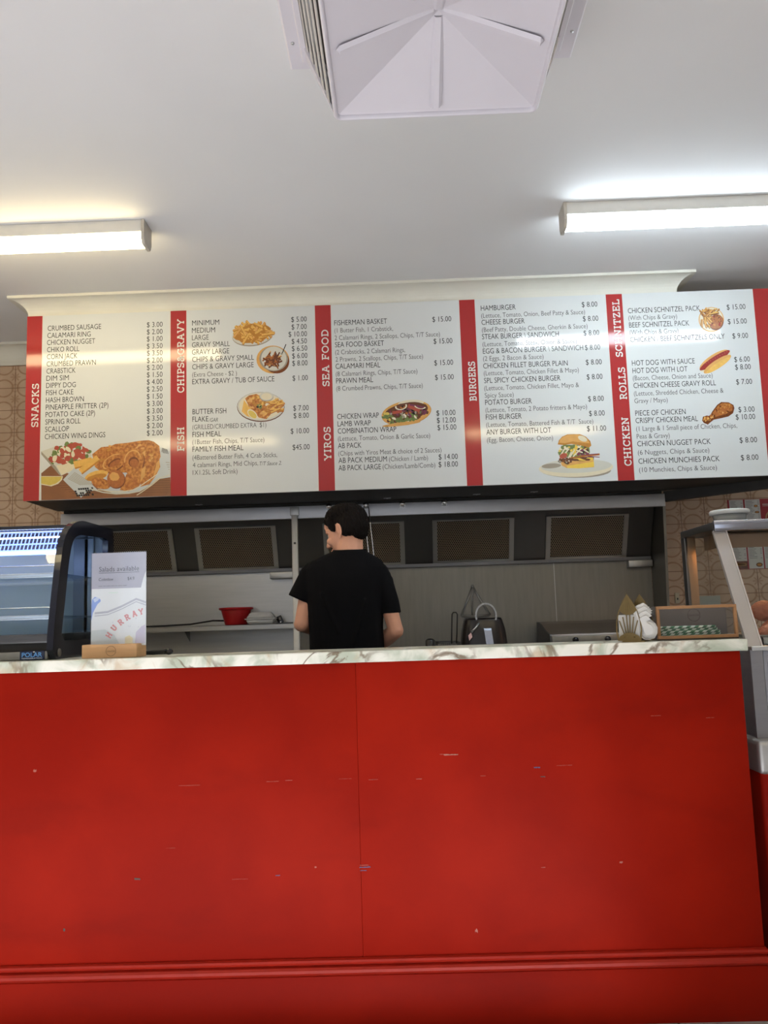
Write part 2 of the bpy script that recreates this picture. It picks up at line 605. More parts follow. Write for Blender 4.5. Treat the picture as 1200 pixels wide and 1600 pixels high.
# ------------------------------------------------------------------ wording of the menu (kind, text, x, z, width)
MENU = {
    1: [
        ('m', 'CRUMBED SAUSAGE', -1.748, 2.7532, 0.273),
        ('p', '$ 3.00', -1.242, 2.7525, 0.080),
        ('m', 'CALAMARI RING', -1.749, 2.7156, 0.221),
        ('p', '$ 2.00', -1.242, 2.7148, 0.080),
        ('m', 'CHICKEN NUGGET', -1.750, 2.6787, 0.245),
        ('p', '$ 1.00', -1.242, 2.6780, 0.080),
        ('m', 'CHIKO ROLL', -1.749, 2.6411, 0.164),
        ('p', '$ 3.50', -1.242, 2.6403, 0.080),
        ('m', 'CORN JACK', -1.749, 2.6044, 0.155),
        ('p', '$ 3.50', -1.241, 2.6037, 0.079),
        ('m', 'CRUMBED PRAWN', -1.750, 2.5668, 0.250),
        ('p', '$ 2.00', -1.241, 2.5664, 0.079),
        ('m', 'CRABSTICK', -1.750, 2.5295, 0.148),
        ('p', '$ 2.00', -1.241, 2.5290, 0.079),
        ('m', 'DIM SIM', -1.750, 2.4922, 0.114),
        ('p', '$ 1.50', -1.241, 2.4917, 0.079),
        ('m', 'DIPPY DOG', -1.750, 2.4550, 0.150),
        ('p', '$ 4.00', -1.241, 2.4546, 0.079),
        ('m', 'FISH CAKE', -1.750, 2.4178, 0.138),
        ('p', '$ 2.50', -1.241, 2.4175, 0.079),
        ('m', 'HASH BROWN', -1.750, 2.3799, 0.192),
        ('p', '$ 1.50', -1.241, 2.3797, 0.079),
        ('m', 'PINEAPPLE FRITTER (2P)', -1.750, 2.3429, 0.316),
        ('p', '$ 3.00', -1.240, 2.3427, 0.079),
        ('m', 'POTATO CAKE (2P)', -1.750, 2.3052, 0.249),
        ('p', '$ 3.00', -1.240, 2.3051, 0.079),
        ('m', 'SPRING ROLL', -1.751, 2.2676, 0.177),
        ('p', '$ 3.50', -1.240, 2.2676, 0.079),
        ('m', 'SCALLOP', -1.751, 2.2300, 0.120),
        ('p', '$ 2.00', -1.240, 2.2301, 0.079),
        ('m', 'CHICKEN WING DINGS', -1.752, 2.1925, 0.304),
        ('p', '$ 2.00', -1.240, 2.1927, 0.079),
    ],
    2: [
        ('m', 'MINIMUM', -1.012, 2.7524, 0.138),
        ('p', '$ 5.00', -0.509, 2.7515, 0.078),
        ('m', 'MEDIUM', -1.013, 2.7130, 0.118),
        ('p', '$ 7.00', -0.508, 2.7122, 0.076),
        ('m', 'LARGE', -1.013, 2.6754, 0.085),
        ('p', '$ 10.00', -0.524, 2.6746, 0.093),
        ('m', 'GRAVY SMALL', -1.013, 2.6378, 0.192),
        ('p', '$ 4.50', -0.509, 2.6371, 0.077),
        ('m', 'GRAVY LARGE', -1.013, 2.6003, 0.188),
        ('p', '$ 6.50', -0.509, 2.5996, 0.078),
        ('m', 'CHIPS & GRAVY SMALL', -1.012, 2.5620, 0.312),
        ('p', '$ 6.00', -0.508, 2.5616, 0.077),
        ('m', 'CHIPS & GRAVY LARGE', -1.012, 2.5238, 0.310),
        ('p', '$ 8.00', -0.508, 2.5234, 0.077),
        ('d', '(Extra Cheese - $2 )', -1.012, 2.4850, 0.225),
        ('m', 'EXTRA GRAVY / TUB OF SAUCE', -1.012, 2.4470, 0.413),
        ('p', '$ 1.00', -0.508, 2.4467, 0.077),
        ('m', 'BUTTER FISH', -1.011, 2.2928, 0.169),
        ('p', '$ 7.00', -0.507, 2.2927, 0.077),
        ('m', 'FLAKE', -1.012, 2.2544, 0.080),
        ('p', '$ 8.00', -0.506, 2.2545, 0.076),
        ('h', '/GAR', -0.930, 2.2514, 0.046),
        ('d', '(GRILLED/CRUMBED EXTRA  $1)', -1.012, 2.2154, 0.369),
        ('m', 'FISH MEAL', -1.012, 2.1764, 0.144),
        ('p', '$ 10.00', -0.522, 2.1765, 0.092),
        ('d', '(1Butter Fish, Chips, T/T Sauce)', -1.012, 2.1400, 0.358),
        ('m', 'FAMILY FISH MEAL', -1.012, 2.1020, 0.254),
        ('p', '$45.00', -0.514, 2.0946, 0.085),
        ('d', '(4Battered Butter Fish, 4 Crab Sticks,', -1.012, 2.0617, 0.421),
        ('d', '4 calamari Rings, Mid Chips,', -1.011, 2.0238, 0.325),
        ('h', 'T/T Sauce 2.', -0.679, 2.0216, 0.109),
        ('d', '1X1.25L Soft Drink)', -1.011, 1.9860, 0.222),
    ],
    3: [
        ('m', 'FISHERMAN BASKET', -0.292, 2.7249, 0.266),
        ('p', '$ 15.00', 0.202, 2.7242, 0.095),
        ('d', '(1 Butter Fish, 1 Crabstick,', -0.292, 2.6864, 0.295),
        ('d', '2 Calamari Rings, 2 Scallops, Chips, T/T Sauce)', -0.292, 2.6480, 0.529),
        ('m', 'SEA FOOD BASKET', -0.291, 2.6108, 0.246),
        ('p', '$ 15.00', 0.204, 2.6102, 0.094),
        ('d', '(2 Crabsticks, 2 Calamari Rings,', -0.291, 2.5734, 0.350),
        ('d', '2 Prawns, 2 Scallops, Chips, T/T Sauce)', -0.290, 2.5361, 0.438),
        ('m', 'CALAMARI MEAL', -0.291, 2.4990, 0.224),
        ('p', '$ 15.00', 0.203, 2.4986, 0.094),
        ('d', '(8 Calamari Rings, Chips, T/T Sauce)', -0.291, 2.4610, 0.408),
        ('m', 'PRAWN MEAL', -0.290, 2.4241, 0.185),
        ('p', '$ 15.00', 0.204, 2.4238, 0.093),
        ('d', '(8 Crumbed Prawns, Chips, T/T Sauce)', -0.290, 2.3863, 0.431),
        ('m', 'CHICKEN WRAP', -0.289, 2.2418, 0.207),
        ('p', '$ 10.00', 0.204, 2.2419, 0.094),
        ('m', 'LAMB WRAP', -0.288, 2.2044, 0.165),
        ('p', '$ 12.00', 0.205, 2.2046, 0.093),
        ('m', 'COMBINATION WRAP', -0.288, 2.1680, 0.290),
        ('p', '$ 15.00', 0.206, 2.1682, 0.093),
        ('d', '(Lettuce, Tomato, Onion & Garlic Sauce)', -0.288, 2.1310, 0.456),
        ('m', 'AB PACK', -0.289, 2.0938, 0.116),
        ('d', '(Chips with Yiros Meat & choice of 2 Sauces)', -0.288, 2.0569, 0.509),
        ('m', 'AB PACK MEDIUM', -0.288, 2.0198, 0.239),
        ('p', '$ 14.00', 0.206, 2.0203, 0.094),
        ('d', '(Chicken / Lamb)', -0.039, 2.0198, 0.192),
        ('m', 'AB PACK LARGE', -0.289, 1.9822, 0.209),
        ('p', '$ 18.00', 0.204, 1.9827, 0.095),
        ('d', '(Chicken/Lamb/Comb)', -0.071, 1.9825, 0.259),
    ],
    4: [
        ('m', 'HAMBURGER', 0.448, 2.7726, 0.175),
        ('p', '$ 8.00', 0.954, 2.7717, 0.078),
        ('d', '(Lettuce, Tomato, Onion, Beef Patty & Sauce)', 0.448, 2.7349, 0.520),
        ('m', 'CHEESE BURGER', 0.448, 2.6986, 0.216),
        ('p', '$ 8.00', 0.955, 2.6978, 0.077),
        ('d', '(Beef Patty, Double Cheese, Gherkin & Sauce)', 0.448, 2.6611, 0.528),
        ('m', 'STEAK BURGER \\ SANDWICH', 0.447, 2.6240, 0.384),
        ('p', '$ 8.00', 0.954, 2.6234, 0.078),
        ('d', '(Lettuce, Tomato, Steak, Onion & Sauce)', 0.448, 2.5860, 0.470),
        ('m', 'EGG & BACON BURGER \\ SANDWICH', 0.448, 2.5490, 0.500),
        ('p', '$ 8.00', 0.956, 2.5487, 0.076),
        ('d', '(2 Eggs, 2 Bacon & Sauce)', 0.447, 2.5122, 0.301),
        ('m', 'CHICKEN FILLET BURGER PLAIN', 0.446, 2.4730, 0.420),
        ('p', '$ 8.00', 0.956, 2.4728, 0.079),
        ('d', '(Lettuce, Tomato, Chicken Fillet & Mayo)', 0.447, 2.4370, 0.472),
        ('m', 'SPL SPICY CHICKEN BURGER', 0.447, 2.3980, 0.379),
        ('p', '$ 8.00', 0.956, 2.3978, 0.078),
        ('d', '(Lettuce, Tomato, Chicken Fillet, Mayo &', 0.446, 2.3606, 0.469),
        ('d', 'Spicy Sauce)', 0.447, 2.3234, 0.143),
        ('m', 'POTATO BURGER', 0.447, 2.2862, 0.231),
        ('p', '$ 8.00', 0.956, 2.2861, 0.077),
        ('d', '(Lettuce, Tomato, 2 Potato fritters & Mayo)', 0.447, 2.2490, 0.501),
        ('m', 'FISH BURGER', 0.447, 2.2120, 0.177),
        ('p', '$ 8.00', 0.956, 2.2121, 0.077),
        ('d', '(Lettuce, Tomato, Battered Fish & T/T  Sauce)', 0.447, 2.1743, 0.527),
        ('m', 'ANY BURGER WITH LOT', 0.446, 2.1359, 0.319),
        ('p', '$ 11.00', 0.941, 2.1361, 0.094),
        ('d', '(Egg, Bacon, Cheese, Onion)', 0.447, 2.0976, 0.325),
    ],
    5: [
        ('m', 'CHICKEN SCHNITZEL PACK', 1.182, 2.7302, 0.359),
        ('p', '$ 15.00', 1.674, 2.7295, 0.093),
        ('d', '(With Chips & Gravy)', 1.182, 2.6941, 0.242),
        ('m', 'BEEF SCHNITZEL PACK', 1.183, 2.6556, 0.299),
        ('p', '$ 15.00', 1.673, 2.6550, 0.094),
        ('d', '(With Chips & Gravy)', 1.183, 2.6189, 0.243),
        ('m', 'CHICKEN / BEEF SCHNITZELS ONLY', 1.183, 2.5805, 0.469),
        ('p', '$ 9.00', 1.690, 2.5801, 0.077),
        ('m', 'HOT DOG WITH SAUCE', 1.184, 2.4596, 0.310),
        ('p', '$ 6.00', 1.689, 2.4593, 0.077),
        ('m', 'HOT DOG WITH LOT', 1.184, 2.4203, 0.271),
        ('p', '$ 8.00', 1.690, 2.4200, 0.077),
        ('d', '(Bacon, Cheese, Onion and Sauce)', 1.183, 2.3840, 0.393),
        ('m', 'CHICKEN CHEESE GRAVY ROLL', 1.184, 2.3448, 0.405),
        ('p', '$ 7.00', 1.689, 2.3448, 0.078),
        ('d', '(Lettuce, Shredded Chicken, Cheese &', 1.183, 2.3057, 0.440),
        ('d', 'Gravy / Mayo)', 1.183, 2.2683, 0.163),
        ('m', 'PIECE OF CHICKEN', 1.183, 2.2047, 0.247),
        ('p', '$ 3.00', 1.688, 2.2048, 0.079),
        ('m', 'CRISPY CHICKEN MEAL', 1.182, 2.1674, 0.305),
        ('p', '$ 10.00', 1.672, 2.1676, 0.095),
        ('d', '(1 Large & 1 Small piece of Chicken, Chips,', 1.182, 2.1274, 0.493),
        ('d', 'Peas & Gravy)', 1.182, 2.0894, 0.161),
        ('m', 'CHICKEN NUGGET PACK', 1.182, 2.0510, 0.358),
        ('p', '$ 8.00', 1.681, 2.0513, 0.085),
        ('d', '(6 Nuggets, Chips & Sauce)', 1.182, 2.0089, 0.348),
        ('m', 'CHICKEN MUNCHIES PACK', 1.182, 1.9640, 0.395),
        ('p', '$ 8.00', 1.680, 1.9644, 0.085),
        ('d', '(10 Munchies, Chips & Sauce)', 1.182, 1.9221, 0.378),
    ],
}
HEADINGS = [
    ('SNACKS', -1.8040, 2.2563, 2.4802),
    ('CHIPS&GRAVY', -1.0700, 2.4057, 2.7884),
    ('FISH', -1.0705, 2.1080, 2.2297),
    ('SEA FOOD', -0.3407, 2.4112, 2.7053),
    ('YIROS', -0.3407, 2.0353, 2.2047),
    ('BURGERS', 0.3889, 2.3096, 2.5107),
    ('SCHNITZEL', 1.1244, 2.5072, 2.8054),
    ('ROLLS', 1.1304, 2.2897, 2.4533),
    ('CHICKEN', 1.1309, 1.9560, 2.1988),
]
FRAMES = {
    'platter': (-1.8493, 2.2172, 0.000644, -0.000023, 0.000014, -0.000645),
    'fries': (-0.8495, 2.8092, 0.000379, -0.000015, -0.000003, -0.000390),
    'wrap': (-0.1161, 2.3823, 0.000319, -0.000012, -0.000010, -0.000326),
    'burger': (0.6694, 2.1905, 0.000393, -0.000014, -0.000021, -0.000400),
    'right': (1.4692, 2.7844, 0.000397, -0.000016, -0.000032, -0.000413),
}

# ------------------------------------------------------------------ menu board
BY0, BY1 = 4.100, 4.116           # front and back of the sign panels
Z0, Z1 = 1.885, 2.833
STRIPES = [(-1.854, -1.7755), (-1.1215, -1.041), (-0.3885, -0.3085), (0.340, 0.418), (1.0765, 1.1575), (1.8105, 1.893)]

class Slab:
    """slab-serif capitals drawn with strokes; unit cap height"""
    T = 0.15
    @staticmethod
    def arc(cx, cy, rx, ry, a0, a1, n=12):
        return [(cx + rx * math.cos(math.radians(a0 + (a1 - a0) * i / n)), cy + ry * math.sin(math.radians(a0 + (a1 - a0) * i / n))) for i in range(n + 1)]
def slab_glyphs():
    A = Slab.arc
    t = 0.075
    S = lambda x, y, w=0.34: [(x - w / 2, y), (x + w / 2, y)]
    lo, hi = t * 0.8, 1 - t * 0.8
    g = {}
    g['S'] = (0.72, [A(0.36, 0.72, 0.27, 0.22, 40, 270) + A(0.36, 0.28, 0.29, 0.22, 90, -140), [(0.60, 0.72), (0.60, 1.0)], [(0.10, 0.28), (0.10, 0.0)]])
    g['N'] = (0.98, [[(0.2, lo), (0.2, hi)], [(0.2, hi), (0.78, lo)], [(0.78, lo), (0.78, hi)], S(0.2, lo), S(0.12, hi, .25), S(0.80, hi)])
    g['A'] = (0.98, [[(0.16, lo), (0.47, 1)], [(0.51, 1), (0.82, lo)], [(0.27, 0.36), (0.71, 0.36)], S(0.16, lo), S(0.82, lo), S(.45, hi, .3)])
    g['C'] = (0.86, [A(0.46, 0.5, 0.37, 0.44, 40, 320, 18), [(0.76, 0.66), (0.76, 1.0)]])
    g['K'] = (0.95, [[(0.2, lo), (0.2, hi)], [(0.22, 0.42), (0.72, hi)], [(0.40, 0.56), (0.76, lo)], S(0.2, lo), S(0.2, hi), S(0.76, lo), S(0.72, hi)])
    g['H'] = (1.0, [[(0.2, lo), (0.2, hi)], [(0.8, lo), (0.8, hi)], [(0.2, .5), (.8, .5)], S(.2, lo), S(.2, hi), S(.8, lo), S(.8, hi)])
    g['I'] = (0.46, [[(0.23, lo), (0.23, hi)], S(.23, lo, .38), S(.23, hi, .38)])
    g['P'] = (0.80, [[(0.2, lo), (0.2, hi)], [(.2, hi), (.45, hi)] + A(0.47, 0.70, 0.25, 0.235, 90, -90) + [(.2, .465)], S(.22, lo, .4), S(.13, hi, .2)])
    g['F'] = (0.80, [[(0.2, lo), (0.2, hi)], [(.06, hi), (.72, hi), (.72, .74)], [(.2, .52), (.54, .52)], [(.54, .4), (.54, .64)], S(.22, lo, .4)])
    g['G'] = (0.94, [A(0.46, 0.5, 0.37, 0.44, 40, 300, 18) + [(.74, .1), (.74, .44)], [(0.74, 0.68), (0.74, 1.0)], S(.74, .44, .36)])
    g['R'] = (0.90, [[(0.2, lo), (0.2, hi)], [(.2, hi), (.45, hi)] + A(0.47, 0.72, 0.24, 0.215, 90, -90) + [(.2, .505)], [(.46, .5), (.74, lo)], S(.22, lo, .36), S(.13, hi, .2), S(.80, lo, .26)])
    g['V'] = (0.94, [[(0.14, hi), (0.46, 0)], [(.48, 0), (.80, hi)], S(.14, hi), S(.80, hi)])
    g['Y'] = (0.92, [[(0.13, hi), (0.46, .46)], [(.79, hi), (.46, .46)], [(.46, .46), (.46, lo)], S(.13, hi, .3), S(.79, hi, .3), S(.46, lo)])
    g['E'] = (0.84, [[(0.2, lo), (0.2, hi)], [(.06, hi), (.72, hi), (.72, .74)], [(.06, lo), (.75, lo), (.75, .27)], [(.2, .52), (.54, .52)], [(.54, .4), (.54, .64)]])
    g['O'] = (0.98, [A(0.49, 0.5, 0.40, 0.44, 0, 360, 24)])
    g['D'] = (0.92, [[(0.2, lo), (0.2, hi)], [(.06, hi), (.42, hi)] + A(.42, .5, .40, .44, 90, -90, 16) + [(.06, lo)]])
    g['B'] = (0.86, [[(0.2, lo), (0.2, hi)], [(.06, hi), (.46, hi)] + A(.46, .735, .22, .205, 90, -90) + [(.2, .53)], [(.46, .53)] + A(.48, .30, .26, .235, 90, -90) + [(.06, lo)]])
    g['U'] = (0.96, [[(.19, hi), (.19, .34)] + A(.48, .34, .29, .28, 180, 360) + [(.77, hi)], S(.19, hi), S(.77, hi)])
    g['L'] = (0.80, [[(0.2, lo), (0.2, hi)], [(.06, lo), (.72, lo), (.72, .30)], S(.22, hi, .4)])
    g['Z'] = (0.82, [[(.12, .74), (.12, hi), (.68, hi), (.12, lo), (.72, lo), (.72, .28)]])
    g['T'] = (0.88, [[(.44, lo), (.44, hi)], [(.10, .72), (.10, hi), (.78, hi), (.78, .72)], S(.44, lo, .38)])
    g['&'] = (0.92, [[(.80, 0.04), (.26, .70)] + A(.40, .78, .17, .17, 200, -60) + [(.22, .46)] + A(.36, .25, .24, .22, 130, 330) + [(.76, .48)], S(.76, .5, .26)])
    return g
GLY = slab_glyphs()

def slab_text(mb, s, width, cap, thick, put, mi=0):
    adv = sum((GLY[c][0] if c != ' ' else 0.5) + 0.10 for c in s) - 0.10
    k = width / adv
    x = 0.0
    n = 0
    for c in s:
        if c == ' ':
            x += 0.6 * k
            continue
        w, strokes = GLY[c]
        for st in strokes:
            pts = [Vector((x + p[0] * k, p[1] * cap)) for p in st]
            for i in range(len(pts) - 1):
                a, b = pts[i], pts[i + 1]
                d = (b - a)
                if d.length < 1e-7:
                    continue
                d = d.normalized()
                nn = Vector((-d.y, d.x)) * thick / 2
                e = d * (thick * 0.22 if len(pts) > 2 else 0)
                n += 1
                q = [a - nn - e, a + nn - e, b + nn + e, b - nn + e]
                mb.face([put(v.x, v.y, (n % 7) * 1e-5) for v in q], mi)
        x += (w + 0.10) * k

def menu_board():
    root = thing('menu_board', 'long white and red menu board hung across the bulkhead above the counter', 'menu board', (0, BY1, Z0))
    for i, (a, b) in enumerate(STRIPES):
        m = MB().box(a, b, BY0, BY1, Z0, Z1)
        st = m.build('red_stripe', BOARD_RED, root)
        heads = [h for h in HEADINGS if a < h[1] < b]
        if heads:
            for t, cx, z0, z1 in heads:
                hm = MB()
                cap = 0.034
                slab_text(hm, t, z1 - z0, cap, 0.0058, lambda u, v, e, cx=cx, z0=z0: (cx + cap / 2 - v, BY0 - 0.0006 - e, z0 + u))
                hm.build('heading', INK_WHITE, st)
        # white edge line each side of the stripe
        e = MB()
        if i > 0:
            e.box(a - 0.003, a, BY0 - 0.0004, BY0 + 0.002, Z0, Z1)
        if i < 5:
            e.box(b, b + 0.003, BY0 - 0.0004, BY0 + 0.002, Z0, Z1)
        e.build('edge_line', INK_WHITE, st)
    caps = {'m': 0.0272, 'd': 0.0245, 'h': 0.020, 'p': 0.0272}
    for k in range(5):
        a, b = STRIPES[k][1], STRIPES[k + 1][0]
        pn = MB().box(a, b, BY0, BY1, Z0, Z1).build('white_panel', BOARD_WHITE, root)
        rows = MENU[k + 1]
        for nm, kinds, mt, wt in (('item_list', 'm', INK, -0.002), ('price_list', 'p', INK, -0.002), ('description_text', 'd', INK_GREY, -0.004), ('handwriting', 'h', INK_GREY, 0.0)):
            it = [(t, x, z, w, caps[kd], 0, 0.3 if kd == 'h' else 0.0) for kd, t, x, z, w in rows if kd in kinds]
            if it:
                tm = text_mesh(it, weight=wt)
                shift(tm, Matrix.Translation((0, BY0 - 0.0007, 0)))
                tm.build(nm, mt, pn)
        pictures(k + 1, pn)
    return root

class Pic:
    """flat printed picture: polygons layered a fraction of a millimetre apart"""
    def __init__(self, key):
        self.o = FRAMES[key]
        self.mb = MB()
        self.n = 0
    def poly(self, pts, mi):
        x0, z0, ax, az, bx, bz = self.o
        self.n += 1
        y = BY0 - 0.0005 - self.n * 6e-6
        self.mb.face([(x0 + u * ax + v * bx, y, z0 + u * az + v * bz) for u, v in pts], mi)
    def ell(self, cx, cy, rx, ry, mi, rot=0.0, a0=0, a1=360, n=28, wob=0.0, hole=None):
        c, s = math.cos(math.radians(rot)), math.sin(math.radians(rot))
        def ringp(k):
            pts = []
            for i in range(n + 1 if hole else n):
                a = math.radians(a0 + (a1 - a0) * i / n)
                q = k * (1 + random.uniform(-wob, wob))
                x, y = rx * q * math.cos(a), ry * q * math.sin(a)
                pts.append((cx + x * c - y * s, cy + x * s + y * c))
            return pts
        if hole:
            A, B = ringp(1.0), ringp(hole)
            for i in range(n):
                self.poly([A[i], A[i + 1], B[i + 1], B[i]], mi)
        else:
            self.poly(ringp(1.0), mi)
    def bar(self, x0, y0, x1, y1, w, mi):
        d = Vector((x1 - x0, y1 - y0)).normalized()
        nn = Vector((-d.y, d.x)) * w / 2
        self.poly([(x0 + nn.x, y0 + nn.y), (x1 + nn.x, y1 + nn.y), (x1 - nn.x, y1 - nn.y), (x0 - nn.x, y0 - nn.y)], mi)
    def chips(self, cx, cy, rx, ry, n, ln, w, mis, rot=0.0, spread=180):
        for _ in range(n):
            a = random.uniform(0, 2 * PI)
            q = math.sqrt(random.random())
            x, y = cx + rx * q * math.cos(a), cy + ry * q * math.sin(a)
            t = math.radians(rot + random.uniform(-spread / 2, spread / 2))
            l = ln * random.uniform(0.7, 1.15) / 2
            dx, dy = l * math.cos(t), l * math.sin(t)
            self.bar(x - dx, y - dy + w * .35, x + dx, y + dy + w * .35, w, mis[-1])
            self.bar(x - dx, y - dy, x + dx, y + dy, w * 0.8, random.choice(mis[:-1]))
    def blobs(self, cx, cy, rx, ry, n, r, mis, rot=0.0):
        c, s = math.cos(math.radians(rot)), math.sin(math.radians(rot))
        for _ in range(n):
            a = random.uniform(0, 2 * PI)
            q = math.sqrt(random.random())
            x, y = rx * q * math.cos(a), ry * q * math.sin(a)
            self.ell(cx + x * c - y * s, cy + x * s + y * c, r * random.uniform(.7, 1.3), r * random.uniform(.5, .9), random.choice(mis), random.uniform(0, 180), n=9, wob=0.15)
    def line(self, pts, w, mi):
        for i in range(len(pts) - 1):
            self.bar(*pts[i], *pts[i + 1], w, mi)
    def done(self, parent):
        return self.mb.build('food_picture', PAL, parent, tri=True)

def pictures(k, pn):
    if k == 1:
        p = Pic('platter')
        p.poly([(122, 300), (200, 235), (330, 300), (1122, 300), (1122, 474), (122, 509)], pWOOD)
        for i in range(9):
            p.bar(124 + 30 * i, 330 + 16 * i, 1120, 300 + 18 * i, 2.5, pMEAT)
        p.poly([(122, 128), (250, 82), (500, 140), (520, 160), (400, 260), (278, 318), (235, 245)], pPLATE)
        p.poly([(122, 128), (235, 245), (278, 318), (262, 312), (122, 150)], pSHADE)
        p.poly([(240, 240), (400, 205), (420, 250), (280, 312)], pCREAM)
        p.blobs(345, 155, 165, 85, 60, 26, [pGREEN, pTOM, pGREEN, pTOM, pCREAM], -8)
        p.blobs(340, 150, 130, 60, 26, 24, [pTOM, pTOM, pCREAM, pGREEN], -8)
        p.poly([(1050, 95), (1122, 130), (1122, 330), (1030, 345)], pPAPER)
        for i in range(5):
            p.bar(1068 + 8 * i, 100 + 3 * i, 1060 + 12 * i, 140 + 2 * i, 5, pBLACK)
        for i in range(6):
            p.bar(1050, 210 + 18 * i, 1118, 216 + 18 * i, 4, pSHADE)
        p.poly([(380, 255), (292, 350), (430, 490), (480, 440), (560, 430), (470, 340), (420, 280)], pPAPER)
        for i in range(7):
            p.bar(330 + 8 * i, 340 - 8 * i, 430 + 16 * i, 392 - i, 4, pSHADE)
        for i in range(9):
            for j in range(4):
                if random.random() < .6:
                    x, y = 372 + 17 * i + 7 * j, 418 + 16 * j - 1.2 * i
                    p.poly([(x, y), (x + 15, y), (x + 18, y + 14), (x + 3, y + 14)], pBLACK)
        p.poly([(400, 285), (470, 345), (560, 415), (700, 462), (880, 445), (1010, 350), (1122, 310), (1060, 130), (900, 60), (560, 150)], pPAPER)
        p.poly([(520, 150), (590, 95), (660, 88), (700, 70), (800, 60), (860, 50), (900, 44), (960, 40), (1000, 52), (1042, 85), (1050, 170), (1020, 240), (900, 290), (600, 300), (540, 250)], pFRY)
        for i in range(40):
            p.ell(random.uniform(560, 1010), random.uniform(80, 230), random.uniform(8, 26), random.uniform(5, 12), random.choice([pCRUMB, pCHIPD, pBUN]), random.uniform(-60, 20), n=9, wob=.2)
        p.bar(378, 235, 520, 200, 56, pCHIP)
        p.bar(385, 262, 500, 232, 12, pCHIPD)
        p.bar(425, 285, 565, 175, 42, pCHIP)
        p.bar(438, 305, 575, 200, 12, pCHIPD)
        for cx, cy, rx, ry, rot in ((685, 214, 112, 60, -32), (838, 206, 80, 104, 18)):
            p.ell(cx + 7, cy + 9, rx, ry, pCRUST, rot)
            p.ell(cx, cy, rx, ry, pFRY, rot, wob=.015)
            p.ell(cx - rx * .06, cy - ry * .10, rx * .80, ry * .78, pBUN, rot, a0=150, a1=330, hole=.86)
            p.ell(cx + rx * .05, cy + ry * .06, rx * .50, ry * .40, pCRUST, rot)
            p.ell(cx + rx * .09, cy + ry * .14, rx * .44, ry * .32, pCRUMB, rot)
        p.poly([(930, 245), (1040, 190), (1046, 250), (1010, 320), (960, 385), (890, 405), (900, 330)], pFRY)
        p.poly([(785, 305), (860, 280), (935, 240), (930, 320), (880, 400), (800, 440), (730, 430), (760, 380)], pFRY)
        p.poly([(900, 270), (935, 240), (925, 320), (890, 370)], pBUN)
        p.poly([(1020, 215), (1042, 192), (1040, 260), (990, 330)], pBUN)
        p.ell(552, 318, 92, 38, pCHIP, -14, wob=.04)
        p.ell(552, 330, 80, 22, pCHIPD, -14, wob=.05)
        p.ell(585, 378, 76, 42, pFRY, 18, wob=.04)
        p.ell(705, 348, 70, 72, pCRUST, 0)
        p.ell(701, 343, 68, 69, pCRUMB, 0)
        p.ell(690, 325, 38, 34, pBUN, 0, wob=.1)
        p.poly([(122, 322), (292, 322), (284, 352), (255, 382), (200, 402), (122, 388)], pCREAM)
        p.poly([(122, 326), (284, 326), (270, 355), (235, 380), (190, 394), (122, 380)], pLEMON)
        p.line([(500, 420), (600, 448), (700, 460), (800, 455), (880, 440), (960, 395), (1020, 345), (1118, 312)], 9, pPLATE)
        p.line([(560, 425), (650, 442), (740, 444), (850, 425), (960, 350), (1030, 300)], 6, pCREAM)
        p.line([(860, 470), (900, 445), (980, 390), (1040, 340)], 6, pCREAM)
        p.done(pn)
    if k == 2:
        p = Pic('fries')
        p.ell(380, 300, 272, 138, pSHADE, -6)
        p.ell(378, 290, 270, 132, pPLATE, -6)
        p.ell(380, 262, 250, 128, pCHIPD, -8, wob=.06)
        p.chips(385, 250, 220, 105, 85, 150, 30, [pCHIP, pCHIP, pCHIPD, pBUN, pCHIPD], 0, 150)
        p.done(pn)
        p = Pic('fries')
        p.ell(650, 615, 218, 186, pBUN, 0)
        p.ell(700, 640, 168, 160, pCRUST, 0)
        p.ell(660, 605, 190, 165, pSHADE, 0)
        p.ell(662, 600, 168, 158, pPLATE, 0)
        p.chips(648, 612, 115, 90, 60, 95, 18, [pCRUMB, pCRUST, pBUN, pMEAT, pMEAT], 0, 170)
        p.bar(826, 412, 770, 545, 11, pBLACK)
        p.bar(775, 530, 760, 548, 26, pSHADE)
        p.done(pn)
        p = Pic('fries')
        p.ell(486, 1240, 314, 196, pMEAT, 0)
        p.ell(486, 1234, 308, 188, pPLATE, 0)
        p.ell(486, 1228, 285, 168, pCREAM, 0)
        p.poly([(235, 1300), (265, 1150), (340, 1250), (450, 1330), (400, 1390), (300, 1360)], pCHIP)
        p.poly([(280, 1130), (330, 1090), (430, 1070), (500, 1110), (520, 1200), (600, 1260), (630, 1320), (560, 1400), (460, 1380), (400, 1300), (330, 1240)], pFRY)
        p.blobs(430, 1180, 120, 80, 26, 26, [pBUN, pCRUMB, pCHIP, pCHIPD])
        p.blobs(530, 1340, 70, 40, 14, 20, [pBUN, pCRUMB, pCHIP])
        p.chips(675, 1225, 95, 85, 36, 120, 24, [pCHIP, pBUN, pCHIPD, pCHIP, pCRUMB], -25, 60)
        p.ell(562, 1108, 92, 62, pSHADE)
        p.ell(562, 1100, 88, 58, pPLATE)
        p.ell(562, 1104, 70, 44, pCREAM)
        p.ell(375, 1335, 78, 46, pCREAM, 42)
        p.ell(375, 1338, 66, 36, pLEMON, 42)
        p.blobs(465, 1235, 32, 36, 20, 12, [pGREEN, pBLACK, pGREEN])
        p.done(pn)
